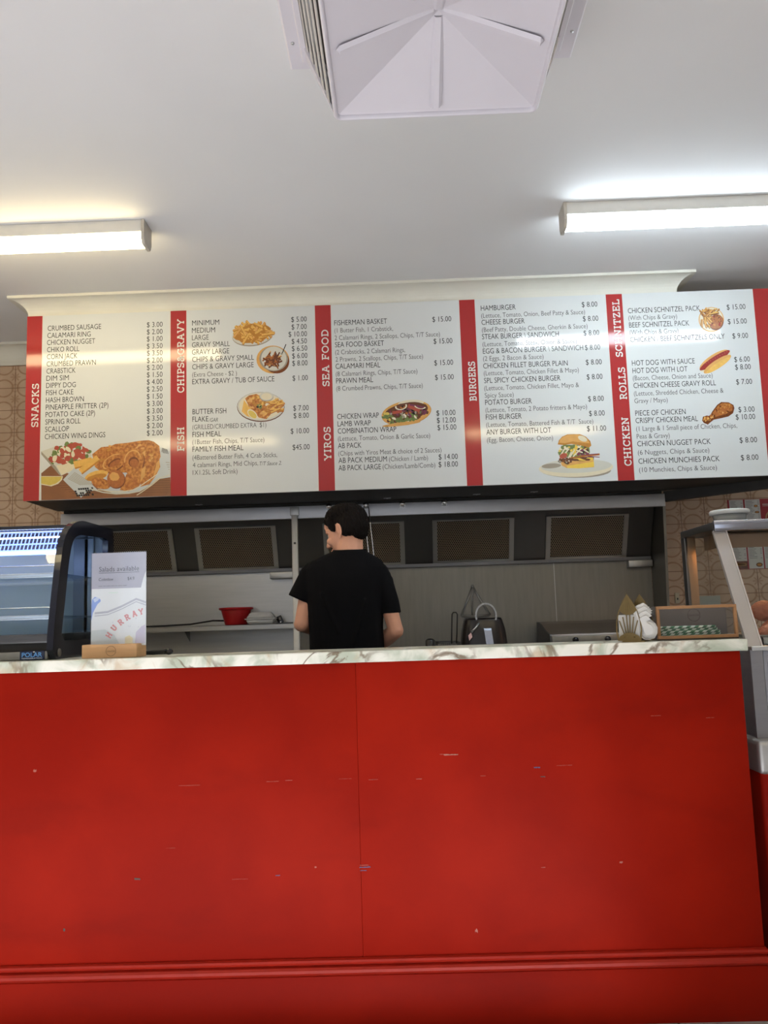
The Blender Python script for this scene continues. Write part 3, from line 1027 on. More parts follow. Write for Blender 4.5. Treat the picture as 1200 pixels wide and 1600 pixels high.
    if k == 3:
        p = Pic('wrap')
        p.ell(548, 352, 392, 188, pCHIPD, -10)
        p.ell(545, 348, 388, 184, pBUN, -10)
        p.ell(620, 200, 200, 52, pCREAM, -4)
        p.ell(545, 335, 345, 140, pMEAT, -10, wob=.04)
        p.blobs(520, 440, 260, 50, 46, 30, [pGREEN, pGREEN, pCREAM, pMEAT], -10)
        p.blobs(255, 400, 70, 70, 20, 26, [pGREEN, pLEMON, pGREEN])
        p.blobs(560, 330, 280, 80, 60, 26, [pMEAT, pCRUMB, pBLACK, pONION, pSHADE, pMEAT], -10)
        p.bar(330, 350, 480, 330, 44, pTOM)
        p.bar(575, 240, 760, 320, 60, pTOM)
        p.bar(600, 225, 840, 270, 26, pONION)
        p.ell(465, 250, 95, 56, pCREAM, -10, a0=-20, a1=200, hole=.75)
        p.ell(760, 250, 90, 40, pCREAM, 10, a0=0, a1=170, hole=.75)
        p.blobs(820, 350, 80, 30, 14, 24, [pMEAT, pGREEN, pONION])
        p.ell(470, 525, 300, 26, pBUN, -7)
        p.done(pn)
    if k == 4:
        p = Pic('burger')
        p.ell(550, 600, 440, 92, pSHADE, 0)
        p.ell(555, 570, 462, 112, pCREAM, -2)
        p.ell(560, 548, 440, 84, pPLATE, -2)
        p.ell(250, 545, 120, 30, pSHADE, -4)
        p.poly([(365, 500), (775, 450), (780, 560), (600, 575), (440, 572), (380, 540)], pBUN)
        p.poly([(440, 545), (778, 490), (780, 555), (600, 574), (450, 572)], pCHEESE)
        p.blobs(420, 480, 80, 32, 26, 20, [pMEAT, pCRUST, pBLACK, pSHADE])
        p.poly([(400, 440), (780, 430), (775, 470), (640, 485), (480, 480)], pMEAT)
        p.poly([(520, 452), (600, 445), (660, 470), (700, 440), (770, 440), (770, 475), (640, 480), (560, 470)], pCHEESE)
        p.ell(550, 470, 40, 14, pMEAT)
        p.ell(700, 466, 34, 14, pMEAT)
        p.bar(480, 440, 850, 400, 24, pCRUMB)
        p.bar(700, 425, 850, 436, 10, pONION)
        p.bar(620, 408, 830, 396, 10, pONION)
        p.poly([(330, 380), (400, 280), (720, 290), (730, 380), (560, 430), (360, 440)], pGREEN)
        p.blobs(520, 350, 180, 62, 60, 22, [pGREEN, pCHEESE, pCREAM, pMEAT, pLEMON])
        p.blobs(620, 370, 90, 34, 16, 24, [pONION, pBLACK, pONION])
        for x0, y0, x1, y1 in ((360, 420, 430, 310), (390, 430, 470, 330), (480, 440, 540, 340), (560, 350, 640, 380), (650, 340, 715, 380), (460, 450, 500, 370), (520, 430, 620, 330)):
            p.bar(x0, y0, x1, y1, 16, pCREAM)
        p.ell(400, 420, 50, 32, pTOM, -20)
        p.poly([(330, 278), (345, 225), (385, 180), (450, 152), (530, 148), (610, 150), (680, 180), (735, 235), (748, 290), (720, 318), (620, 290), (500, 272), (400, 285)], pCHIPD)
        p.poly([(345, 255), (360, 218), (400, 180), (460, 158), (560, 152), (640, 170), (700, 210), (728, 262), (640, 255), (520, 240), (420, 262)], pBUN)
        p.ell(640, 205, 60, 32, pCREAM, 25)
        p.done(pn)
    if k == 5:
        p = Pic('right')
        p.ell(330, 235, 158, 156, pBUN, 0)
        p.ell(330, 232, 146, 146, pCREAM, 0)
        p.ell(392, 270, 90, 100, pCRUST, 25)
        p.ell(388, 262, 84, 94, pCRUMB, 25, wob=.04)
        p.blobs(385, 262, 66, 76, 30, 14, [pSAUS, pCRUST, pCRUMB, pFRY])
        p.chips(262, 220, 66, 100, 34, 92, 19, [pCHIP, pBUN, pCHIPD, pCRUST], 70, 60)
        p.chips(335, 140, 90, 32, 20, 92, 18, [pCHIP, pBUN, pCHIPD, pCRUST], -20, 70)
        p.done(pn)
        p = Pic('right')
        p.ell(375, 750, 222, 84, pCREAM, -33)
        p.ell(365, 738, 212, 66, pBUN, -33)
        p.ell(372, 742, 222, 44, pSAUS, -33)
        p.ell(405, 790, 200, 52, pBUN, -33)
        p.ell(415, 805, 178, 34, pCHIP, -33)
        for i in range(11):
            t = i / 10
            p.bar(225 + 290 * t, 800 - 158 * t - 10, 240 + 290 * t, 790 - 158 * t + 8, 7, pTOM)
        p.done(pn)
        p = Pic('right')
        p.poly([(215, 1480), (225, 1435), (270, 1420), (310, 1425), (340, 1370), (400, 1290), (450, 1255), (540, 1258), (600, 1290), (612, 1330), (595, 1390), (540, 1430), (460, 1450), (360, 1470), (320, 1500), (285, 1530), (235, 1510)], pCRUST)
        p.poly([(225, 1475), (235, 1440), (290, 1432), (345, 1385), (410, 1300), (460, 1268), (540, 1268), (590, 1300), (585, 1360), (500, 1400), (400, 1430), (320, 1460), (270, 1490)], pCRUMB)
        p.blobs(485, 1335, 90, 60, 40, 18, [pFRY, pCRUMB, pBUN, pCRUST, pFRY], -20)
        p.blobs(330, 1440, 50, 24, 14, 14, [pFRY, pCRUST, pBUN], -30)
        p.blobs(265, 1465, 34, 28, 10, 12, [pBUN, pFRY, pCHIP])
        p.done(pn)
menu_board()

# ------------------------------------------------------------------ ceiling fittings
def tube_light(x0, y0, warm, label):
    root = thing('fluorescent_light', label, 'ceiling light', (x0 + 0.6, y0, CEIL), 'fluorescent battens on the ceiling')
    x1 = x0 + 1.2
    ya, yb = y0 - 0.05, y0 + 0.05
    MB().box(x0 + .004, x1 - .004, ya, yb, 2.868, CEIL, 0.003).build('batten_body', mat('batten_enamel', (0.66, 0.64, 0.60), 0.5, 0, 0.08, 20), root)
    for a, b in ((x0 - .006, x0 + .008), (x1 - .008, x1 + .006)):
        MB().prism([(ya - .004, CEIL), (yb + .004, CEIL), (yb + .004, 2.845), (yb - .012, 2.818), (ya + .012, 2.818), (ya - .004, 2.845)], 'x', a, b, bev=0.002).build('end_cap', mat('cap_plastic', (0.50, 0.46, 0.40), 0.5, 0, 0.15, 40), root)
    pr = [(ya + .002, 2.868), (yb - .002, 2.868)]
    for i in range(9):
        t = i / 8 * PI
        pr.append((y0 + 0.046 * math.cos(t), 2.850 - 0.026 * math.sin(t) ** 0.8))
    if warm:
        m = mat('warm_tube', (0.9, 0.85, 0.7), 0.4, emit=(1.0, 0.81, 0.45), estr=TUBE_WARM)
    else:
        m = mat('cool_tube', (0.85, 0.9, 0.95), 0.4, emit=(0.80, 0.92, 1.0), estr=TUBE_COOL)
    MB().prism(pr, 'x', x0 + .009, x1 - .009).build('diffuser', m, root)
tube_light(-2.215, 3.34, True, 'warm fluorescent batten on the ceiling at left, in front of the menu board')
tube_light(0.722, 3.34, False, 'cool white fluorescent batten on the ceiling at right, in front of the menu board')
tube_light(-2.25, 0.87, True, 'warm fluorescent batten overhead left of the viewpoint, mirrored low in the menu board')
tube_light(0.60, 0.87, True, 'warm fluorescent batten overhead right of the viewpoint, mirrored low in the menu board')

def ceiling_vent():
    cx, cy = 0.142, 1.945
    root = thing('ceiling_vent', 'square white cooler outlet with louvred sides on the ceiling', 'ceiling vent', (cx, cy, CEIL))
    W = VENT_PLASTIC
    def sq(h, z):
        return [Vector((cx - h, cy - h, z)), Vector((cx + h, cy - h, z)), Vector((cx + h, cy + h, z)), Vector((cx - h, cy + h, z))]
    def loop(mb, rings, closed=False):
        m = len(rings)
        for i in range(m if closed else m - 1):
            A, B = rings[i], rings[(i + 1) % m]
            for k in range(4):
                mb.face([A[k], A[(k + 1) % 4], B[(k + 1) % 4], B[k]])
    f = MB()
    loop(f, [sq(.424, CEIL), sq(.424, CEIL - .006), sq(.418, CEIL - .012), sq(.385, CEIL - .012), sq(.380, CEIL - .018), sq(.366, CEIL - .018), sq(.366, CEIL)])
    fl = f.build('flange', W, root)
    for sx in (-1, 1):
        for yy in (-.32, .30):
            MB().cyl((cx + sx * .402, cy + yy, CEIL - .012), (cx + sx * .402, cy + yy, CEIL - .0155), .005, seg=10).build('screw', GALV, fl)
    core = MB()
    loop(core, [sq(.335, CEIL), sq(.262, 2.705)])
    core.build('duct_core', DARK_IN, root)
    for i in range(5):
        t = i / 5.0
        h0 = .366 + (.290 - .366) * t
        z0 = CEIL - .02 + (2.676 - (CEIL - .02)) * t
        s = MB()
        loop(s, [sq(h0 + .001, z0 + .010), sq(h0 - .006, z0 - .012), sq(h0 - .0085, z0 - .011), sq(h0 - .0015, z0 + .011)], True)
        s.build('louvre', mat('louvre_plastic', (0.60, 0.57, 0.52), 0.4, 0, 0.05, 9), root)
    for a, b in ((-1, -1), (1, -1), (1, 1), (-1, 1)):
        c = MB()
        def P(h, z, ix, iy):
            return Vector((cx + a * (h - ix), cy + b * (h - iy), z))
        T = [P(.372, CEIL - .014, 0, 0), P(.372, CEIL - .014, .055, 0), P(.372, CEIL - .014, .055, .012), P(.372, CEIL - .014, .012, .055), P(.372, CEIL - .014, 0, .055)]
        B = [P(.288, 2.675, 0, 0), P(.288, 2.675, .006, 0), P(.288, 2.675, .006, .004), P(.288, 2.675, .004, .006), P(.288, 2.675, 0, .006)]
        for i in range(5):
            c.face([T[i], T[(i + 1) % 5], B[(i + 1) % 5], B[i]])
        c.face(T)
        c.face(B)
        c.build('corner_post', W, root)
    # moulded bottom panel: rounded rim, hollow pyramid, raised ribs
    H, ZB, ZA, R = .287, 2.650, 2.758, .274
    p = MB()
    n = 10
    def rr(h, z, rad=.022):
        pts = []
        for (sx, sy, a0) in ((1, 1, 0), (-1, 1, 90), (-1, -1, 180), (1, -1, 270)):
            for i in range(5):
                a = math.radians(a0 + 22.5 * i)
                pts.append(Vector((cx + sx * (h - rad) + rad * math.cos(a), cy + sy * (h - rad) + rad * math.sin(a), z)))
        return pts
    rings = [rr(H - .004, ZB + .03), rr(H, ZB + .024)]
    for i in range(11):
        t = i / 10 * PI
        k = (1 - math.cos(t)) / 2
        rings.append(rr(H - k * (H - R), ZB + .012 - .012 * math.sin(t), .022 - .012 * k))
    for A, B in zip(rings, rings[1:]):
        m = len(A)
        for k in range(m):
            p.face([A[k], A[(k + 1) % m], B[(k + 1) % m], B[k]])
    bmesh.ops.remove_doubles(p.bm, verts=p.bm.verts[:], dist=1e-5)
    apex = Vector((cx, cy, ZA))
    inner = rr(R, ZB + .012, .010)
    cor = [Vector((cx + sx * (R + .001), cy + sy * (R + .001), ZB + .0118)) for sx, sy in ((1, 1), (-1, 1), (-1, -1), (1, -1))]
    for k in range(4):
        p.face([cor[k], cor[(k + 1) % 4], apex])
    bmesh.ops.recalc_face_normals(p.bm, faces=p.bm.faces[:])
    bp = p.build('bottom_panel', W, root)
    for k in range(4):
        d = Vector(((1, 0, 0), (0, 1, 0), (-1, 0, 0), (0, -1, 0))[k])
        s = Vector((-d.y, d.x, 0))
        a = apex + d * .012
        b = Vector((cx, cy, ZB + .012)) + d * (R - .025)
        dn_ = Vector((0, 0, -1))
        w = .016
        q = MB()
        A = [a - s * w, a - s * w * .45 + dn_ * .009, a + s * w * .45 + dn_ * .009, a + s * w]
        B = [b - s * w, b - s * w * .45 + dn_ * .009, b + s * w * .45 + dn_ * .009, b + s * w]
        for i in range(3):
            q.face([A[i], A[i + 1], B[i + 1], B[i]], smooth=False)
        e = b + d * .010
        q.face([B[0], B[1], e])
        q.face([B[1], B[2], e])
        q.face([B[2], B[3], e])
        q.build('rib', W, bp)
ceiling_vent()

# ------------------------------------------------------------------ cooking line behind
def hood():
    root = thing('range_hood', 'long stainless extraction hood with honeycomb filters behind the person', 'range hood', (-0.2, 4.65, 1.55))
    X0, X1 = -1.828, 1.424
    MB().box(X0, X1, 4.497, 4.515, 1.800, 1.868, 0.002).build('fascia', mat('hood_fascia', (0.62, 0.63, 0.66), 0.5, 1.0, 0.12, 4, stretch=(1, 1, 8)), root)
    MB().box(X0 + .01, X1 - .01, 4.515, 4.62, 1.872, 1.885).build('recess_top', DARK_IN, root)
    # sloping filter bank
    yT, zT, yB, zB = 4.630, 1.825, 4.772, 1.548
    sl = Vector((0, yB - yT, zB - zT)).normalized()
    nn = Vector((0, -abs(sl.z), -sl.y))
    nn = Vector((0, sl.z, -sl.y)).normalized()
    if nn.y > 0:
        nn = -nn
    bank = MB()
    bank.prism([(yT, zT), (yB, zB), (yB + .012, zB), (yT + .012, zT + .05), (yT, zT + .05)], 'x', X0 + .02, X1 - .02)
    bk = bank.build('filter_bank', mat('hood_steel', (0.12, 0.12, 0.12), 0.45, 1.0, 0.15, 4), root)
    MB().prism([(yB - .016, zB + .004), (yB - .016, zB - .014), (yB + .012, zB - .014), (yB + .012, zB + .004)], 'x', X0 + .02, X1 - .02).build('drip_channel', STEEL_DARK, root)
    def on(x, t, h):
        """point on the bank: t from top 0 to bottom 1, h proud of it"""
        return Vector((x, yT + (yB - yT) * t, zT + (zB - zT) * t)) + nn * h
    for cxm in (-1.489, -0.912, -0.198, 0.410, 1.040):
        w = .226
        a, b = cxm - w, cxm + w
        f = MB()
        f.face([on(a + .02, .17, .006), on(b - .02, .17, .006), on(b - .02, .93, .006), on(a + .02, .93, .006)])
        fo = f.build('filter', FILTER, root)
        fr = MB()
        for q0, q1, t0, t1 in ((a, a + .026, .15, .95), (b - .026, b, .15, .95), (a, b, .925, .965), (a, b, .14, .165)):
            P = [on(q0, t0, .012), on(q1, t0, .012), on(q1, t1, .012), on(q0, t1, .012)]
            Q = [v - nn * .012 for v in P]
            fr.face(P)
            for i in range(4):
                fr.face([P[i], P[(i + 1) % 4], Q[(i + 1) % 4], Q[i]])
        fr.build('filter_frame', mat('filter_steel', (0.42, 0.42, 0.41), 0.45, 1.0, 0.1, 10), fo)
    # end cheeks
    for x, lab in ((X0, 0), (X1 - .014, 1)):
        MB().prism([(4.50, 1.868), (4.50, 1.80), (4.55, 1.30), (4.55, 0.95), (4.785, 0.95), (4.785, 1.868)], 'x', x, x + .014).build('end_cheek', STEEL_DULL if lab else STEEL_DARK, root)
    for x0, x1 in ((-0.735, -0.575), (1.272, 1.405)):
        MB().box(x0, x1, 4.735, 4.782, 1.493, 1.532, 0.003).build('bracket', STEEL, root)
    # knobs on the fascia
    for x in (-0.372, -0.174, 0.022, 0.246):
        k = MB()
        k.box(x - .016, x + .016, 4.494, 4.498, 1.842, 1.866)
        k.lathe([(.004, 0), (.006, .004), (.012, .010), (.0155, .018), (.0145, .026), (.008, .031), (0, .032)], (0, 0, 0), 20)
        bm = k.bm
        vs_ = [v for v in bm.verts if abs(v.co.x) < .02 and abs(v.co.y) < .02 and -.001 < v.co.z < .033]
        M = Matrix.Translation((x, 4.496, 1.858)) @ Matrix.Rotation(PI / 2, 4, 'X')
        bmesh.ops.transform(bm, matrix=M, verts=vs_)
        k.build('hook_knob', CHROME, root)
    MB().box(-0.583, -0.535, 4.488, 4.497, 1.815, 1.862, .002).build('pole_bracket', STEEL, root)
hood()

def clip(x, y, label):
    c = MB()
    c.box(x - .020, x + .020, y - .013, y + .013, 1.884, 1.8895, 0.0015)
    c.cyl((x, y, 1.8842), (x, y, 1.881), .004, seg=10)
    tag(c.build('fixing_plate', GALV), label, 'fixing plate', 'fixing plates on the soffit')
clip(-1.06, 4.43, 'small metal fixing plate on the dark soffit, leftmost, above the left hood filters')
clip(-0.058, 4.43, 'small metal fixing plate on the dark soffit, just right of the person\'s head')
clip(0.413, 4.40, 'small metal fixing plate on the dark soffit under the burgers stripe')
clip(0.711, 4.38, 'small metal fixing plate on the dark soffit under the burger panel')

def pole():
    root = thing('support_pole', 'pale metal pole standing left of the person, from hood to floor', 'pole', (-0.556, 4.48, 0))
    MB().box(-0.573, -0.540, 4.462, 4.486, 0, 1.815, 0.004).build('shaft', mat('pale_steel', (0.68, 0.67, 0.64), 0.42, 0.2, 0.1, 12), root)
    MB().box(-0.580, -0.533, 4.455, 4.492, 0, 0.01, 0.002).build('foot_plate', STEEL, root)
    MB().cyl((-0.5565, 4.462, 1.665), (-0.5565, 4.458, 1.665), .006, seg=10).build('bolt', STEEL_DARK, root)
pole()

def tongs():
    t = MB()
    for dx in (0, .026):
        t.tube([(-.186 + dx, 4.474, 1.846), (-.178 + dx, 4.47, 1.75), (-.166 + dx, 4.468, 1.60), (-.157 + dx, 4.468, 1.50)], .0032, 8)
    t.tube([(-.186, 4.474, 1.846), (-.183, 4.462, 1.857), (-.173, 4.458, 1.860), (-.163, 4.462, 1.857), (-.160, 4.474, 1.846)], .0032, 8)
    t.box(-.170, -.126, 4.462, 4.472, 1.46, 1.51, .003)
    tag(t.build('tongs', CHROME), 'thin steel tongs hanging from a hood knob beside the person\'s head', 'tongs')
tongs()

def back_splash():
    tag(MB().box(-1.80, -0.578, 4.785, 4.793, 0.95, 1.533).build('steel_backsplash', STEEL), 'stainless splashback left of the pale pole, behind the wall shelf', 'splashback')
    o = MB()
    o.box(-0.574, 1.408, 4.785, 4.793, 0.95, 1.533)
    o2 = o.build('steel_backsplash', STEEL_DULL)
    tag(o2, 'stainless splashback right of the pale pole, behind the person and fryers', 'splashback')
    MB().box(0.862, 0.866, 4.784, 4.7855, 0.95, 1.533).build('joint', STEEL, o2)
back_splash()

def rail():
    r = MB()
    d = Vector((1.92 - 1.434, 4.19 - 4.51, 0.015))
    r.prism([(0, 0), (d.length, 0), (d.length, .055), (0, .055)], 'y', -.02, .02, M=Matrix.Translation((1.434, 4.53, 1.828)) @ Matrix.Rotation(math.atan2(d.y, d.x), 4, 'Z') @ Matrix.Rotation(-math.atan2(d.z, d.xy.length), 4, 'Y'))
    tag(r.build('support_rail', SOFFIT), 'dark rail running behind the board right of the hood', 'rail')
rail()

def wall_shelf():
    root = thing('wall_shelf', 'stainless wall shelf left of the pole holding the red bowl', 'shelf', (-1.16, 4.69, 1.22))
    MB().box(-1.79, -0.578, 4.60, 4.782, 1.2415, 1.2445).box(-1.79, -0.578, 4.60, 4.604, 1.217, 1.2445).build('shelf_board', STEEL, root)
    for x in (-1.6, -1.2):
        MB().prism([(4.782, 1.2415), (4.62, 1.2415), (4.782, 1.16)], 'x', x, x + .003).build('bracket', STEEL_DARK, root)
wall_shelf()

def on_shelf():
    zb = 1.2448
    r = thing('bowl', 'red plastic bowl with a rolled rim on the wall shelf', 'bowl', (-0.916, 4.70, zb))
    RP = mat('red_plastic', (0.50, 0.012, 0.016), 0.3, 0, 0.05, 12)
    MB().lathe([(.058, 0), (.062, .003), (.084, .086), (.088, .090), (.085, .092), (.081, .088), (.060, .006), (0, .005)], (-.916, 4.684, zb), 40).build('body', RP, r)
    rim = MB()
    rim.lathe([(.083, .080), (.094, .083), (.095, .090), (.094, .094), (.082, .094)], (-.916, 4.684, zb), 40)
    rim.build('rim', RP, r)
    foam = mat('white_foam', (0.78, 0.78, 0.77), 0.7, 0, 0.03, 60, 0.05, 300)
    b = thing('takeaway_box', 'white foam clamshell takeaway box beside the red bowl', 'takeaway box', (-0.775, 4.69, zb))
    def tray(z0, z1, a, c):
        m = MB()
        t = bmesh.new()
        rows = [(a, z0), (c, z1)]
        vv = []
        for h, z in rows:
            vv.append([t.verts.new((-.772 + sx * h, 4.646 + sy * h * .5, z)) for sx, sy in ((-1, -1), (1, -1), (1, 1), (-1, 1))])
        t.faces.new(vv[0][::-1])
        t.faces.new(vv[1])
        for k in range(4):
            t.faces.new((vv[0][k], vv[0][(k + 1) % 4], vv[1][(k + 1) % 4], vv[1][k]))
        bmesh.ops.bevel(t, geom=t.edges[:], offset=.006, segments=3, affect='EDGES')
        m._join(t, 0, None, True)
        return m
    tray(zb, zb + .026, .066, .079).build('base', foam, b)
    l = tray(zb + .030, zb + .064, .079, .055)
    l.box(-.772 - .084, -.772 + .084, 4.646 - .042, 4.646 + .042, zb + .0255, zb + .0305, .002)
    l.build('lid', foam, b)
    p = thing('phone', 'small black phone propped up at the right end of the shelf', 'phone', (-.665, 4.70, zb))
    M = Matrix.Translation((-.668, 4.69, zb + .001)) @ Matrix.Rotation(math.radians(-24), 4, 'Y') @ Matrix.Rotation(math.radians(-8), 4, 'X')
    MB().box(-.016, .016, -.004, .004, .0, .042, .002, M=M).build('body', BLACK, p)
    MB().box(-.0025, .0025, -.0048, -.0038, .005, .008, M=M).build('charge_light', mat('small_lamp', (.6, .6, .6), .4, emit=(1, .95, .9), estr=.6), p)
    c = MB()
    c.box(-.685, -.585, 4.63, 4.775, zb - .0002, zb + .004, .001)
    tag(c.build('mat', STEEL_DARK), 'flat dark mat on the shelf between the foam box and pole', 'mat')
    c = MB()
    c.tube([(-1.45, 4.66, zb + .005), (-1.30, 4.65, zb + .006), (-1.16, 4.64, zb + .010), (-1.08, 4.64, zb + .020), (-1.04, 4.66, zb + .026), (-.99, 4.74, zb + .024), (-.96, 4.775, zb + .020)], .0045, 8)
    tag(c.build('cable', BLACK_MATT), 'black cable lying along the shelf left of the red bowl', 'cable')
on_shelf()

def benches():
    # fryer line and preparation bench below the splashback; mostly hidden by the counter
    def unit(name, label, cat, x0, x1, top=0.95):
        r = thing(name, label, cat, ((x0 + x1) / 2, 4.4, 0))
        MB().box(x0, x1, 4.06, 4.78, .10, top - .03, .004).build('body', STEEL_DULL, r)
        MB().box(x0 - .0, x1, 4.02, 4.782, top - .03, top, .003).build('top', STEEL, r)
        n = 2
        for i in range(n):
            a = x0 + (x1 - x0) * i / n + .01
            b = x0 + (x1 - x0) * (i + 1) / n - .01
            d = MB().box(a, b, 4.04, 4.06, .14, top - .12, .003).build('door', STEEL, r)
            MB().tube([((a + b) / 2 - .06, 4.04, top - .18), ((a + b) / 2 - .06, 4.015, top - .18), ((a + b) / 2 + .06, 4.015, top - .18), ((a + b) / 2 + .06, 4.04, top - .18)], .005).build('handle', CHROME, d)
        for x in (x0 + .05, x1 - .05):
            for y in (4.11, 4.73):
                MB().cyl((x, y, 0), (x, y, .10), .02).build('leg', STEEL_DARK, r)
        return r
    unit('prep_bench', 'stainless preparation bench under the wall shelf', 'bench', -1.79, -0.60)
    unit('fryer_bench', 'stainless fryer bench in front of the person', 'bench', -0.51, 0.60)
    unit('griddle_bench', 'stainless bench under the sloping steel hotplate', 'bench', 0.62, 1.40)
    # sloping hotplate guard
    g = thing('hotplate', 'low sloping stainless hotplate on the bench behind the napkin holder', 'hotplate', (1.05, 4.5, .95))
    pr = [(4.30, .951), (4.30, 1.140), (4.305, 1.146), (4.36, 1.150), (4.46, 1.168), (4.58, 1.196), (4.66, 1.207), (4.70, 1.207), (4.70, .951)]
    MB().prism(pr, 'x', .745, 1.385).build('top', mat('hotplate_steel', (0.36, 0.31, 0.28), .38, 1.0, .15, 5, stretch=(1, 1, 6)), g)
    MB().prism([(y, z) for y, z in pr], 'x', .738, .745).build('side_panel', STEEL_DARK, g)
    MB().box(.745, 1.385, 4.288, 4.30, 1.095, 1.138, .003).build('front_rail', STEEL_DULL, g)
    for x in (.86, 1.02):
        MB().cyl((x, 4.288, 1.117), (x, 4.27, 1.117), .014).build('knob', BLACK, g)
    # black domed press with chrome strap and arched handle
    s = thing('sandwich_press', 'black domed sandwich press with a chrome band and arched handle', 'sandwich press', (.40, 4.24, .951))
    bx = MB()
    rows = [(.120, .10, .951), (.119, .10, 1.02), (.115, .098, 1.10), (.106, .09, 1.18), (.094, .08, 1.228), (.088, .076, 1.240)]
    t = bmesh.new()
    rings = []
    for hw, hd, z in rows:
        pts = []
        for i in range(32):
            a = 2 * PI * i / 32
            ca, sa = math.cos(a), math.sin(a)
            k = 1.0 / (abs(ca) ** 5 + abs(sa) ** 5) ** .2
            pts.append(t.verts.new((.402 + hw * ca * k, 4.27 + hd * sa * k, z)))
        rings.append(pts)
    for A, B in zip(rings, rings[1:]):
        for i in range(32):
            t.faces.new((A[i], A[(i + 1) % 32], B[(i + 1) % 32], B[i]))
    t.faces.new(rings[0][::-1])
    inner = [t.verts.new((.402 + (v.co.x - .402) * .9, 4.27 + (v.co.y - 4.27) * .9, 1.215)) for v in rings[-1]]
    for i in range(32):
        t.faces.new((rings[-1][i], rings[-1][(i + 1) % 32], inner[(i + 1) % 32], inner[i]))
    t.faces.new(inner)
    bx._join(t, 0, None, True)
    bx.build('body', mat('burnt_black', (0.014, 0.010, 0.010), .28, 0, .4, 20), s)
    d = MB()
    prof = [(4.165, .955), (4.163, 1.02), (4.166, 1.10), (4.176, 1.18), (4.205, 1.225), (4.25, 1.236)]
    A = [(.428 + .010 * (z - 1.0) * -3, y, z) for y, z in prof]
    for i in range(len(prof) - 1):
        y0, z0 = prof[i]
        y1, z1 = prof[i + 1]
        xa, xb = .434 - (z0 - 1.0) * .10, .434 - (z1 - 1.0) * .10
        d.face([(xa - .018, y0, z0), (xa + .018, y0, z0), (xb + .018, y1, z1), (xb - .018, y1, z1)], smooth=True)
    d.build('chrome_band', mat('band_chrome', (.34, .36, .42), .25, 1.0, .05, 10), s)
    h = MB()
    def P(i):
        a = math.radians(200 - 225 * i / 16)
        return Vector((.412 + .046 * math.cos(a), 4.20, 1.252 + .054 * math.sin(a)))
    for i in range(16):
        a, b = P(i), P(i + 1)
        for q, w in ((a, b),):
            h.box(0, 1, 0, 1, 0, 1, M=Matrix((((b - a).x, 0, (a - Vector((.412, 4.20, 1.252))).normalized().x * .008, a.x), (0, .022, 0, 4.19), ((b - a).z, 0, (a - Vector((.412, 4.20, 1.252))).normalized().z * .008, a.z), (0, 0, 0, 1))))
    h.build('handle', mat('worn_chrome', (.42, .42, .42), .4, 1.0, .25, 90), s)
    l = MB().tube([(.375, 4.175, 1.215), (.352, 4.165, 1.19), (.335, 4.16, 1.175)], .006)
    l.build('latch', STEEL, s)
    MB().face([(.318, 4.158, 1.158), (.332, 4.158, 1.172), (.338, 4.158, 1.150), (.322, 4.158, 1.132)]).build('tag', mat('pale_tag', rgb(226, 190, 190), .6, 0, .2, 90), s)
    # wire hanger on the splashback
    w = MB()
    w.tube([(.330, 4.765, 1.255), (.372, 4.772, 1.345), (.401, 4.776, 1.422)], .005)
    w.tube([(.401, 4.776, 1.422), (.440, 4.772, 1.340), (.492, 4.765, 1.255)], .005)
    w.tube([(.330, 4.765, 1.255), (.41, 4.765, 1.250), (.492, 4.765, 1.255)], .005)
    w.tube([(.413, 4.774, 1.392), (.395, 4.772, 1.365), (.392, 4.770, 1.25)], .004)
    w.cyl((.401, 4.783, 1.418), (.401, 4.768, 1.418), .008)
    tag(w.build('wire_hanger', STEEL), 'triangular wire hanger on the splashback above the sandwich press', 'wire hanger')
    # frying basket with upright wire handle
    f = thing('fry_basket', 'wire frying basket with upright looped handle left of the press', 'fry basket', (.25, 4.3, .951))
    hd = MB()
    hd.tube([(.238, 4.20, 1.12), (.240, 4.20, 1.17), (.246, 4.20, 1.262), (.252, 4.20, 1.272), (.266, 4.20, 1.272), (.272, 4.20, 1.262), (.266, 4.20, 1.17), (.262, 4.20, 1.12)], .0033)
    hd.build('handle', BLACK_MATT, f)
    bk = MB()
    for z in (.956, 1.03, 1.125):
        bk.tube([(.17, 4.20, z), (.28, 4.20, z), (.28, 4.44, z), (.17, 4.44, z)], .003, closed=True)
    for i in range(12):
        x = .17 + .11 * i / 11
        bk.tube([(x, 4.20, 1.125), (x, 4.20, .956), (x, 4.44, .956), (x, 4.44, 1.125)], .0014, 5)
    for i in range(20):
        y = 4.20 + .24 * i / 19
        bk.tube([(.17, y, 1.125), (.17, y, .956), (.28, y, .956), (.28, y, 1.125)], .0014, 5)
    bk.build('basket', STEEL_DARK, f)
    k = MB()
    k.lathe([(.022, 0), (.024, .01), (.024, .185), (.018, .192), (.010, .196), (0, .197)], (.135, 4.25, .951), 20)
    tag(k.build('shaker', mat('dark_glassware', (.05, .05, .05), .2, .3, .1, 20)), 'small dark shaker left of the frying basket', 'shaker')
benches()

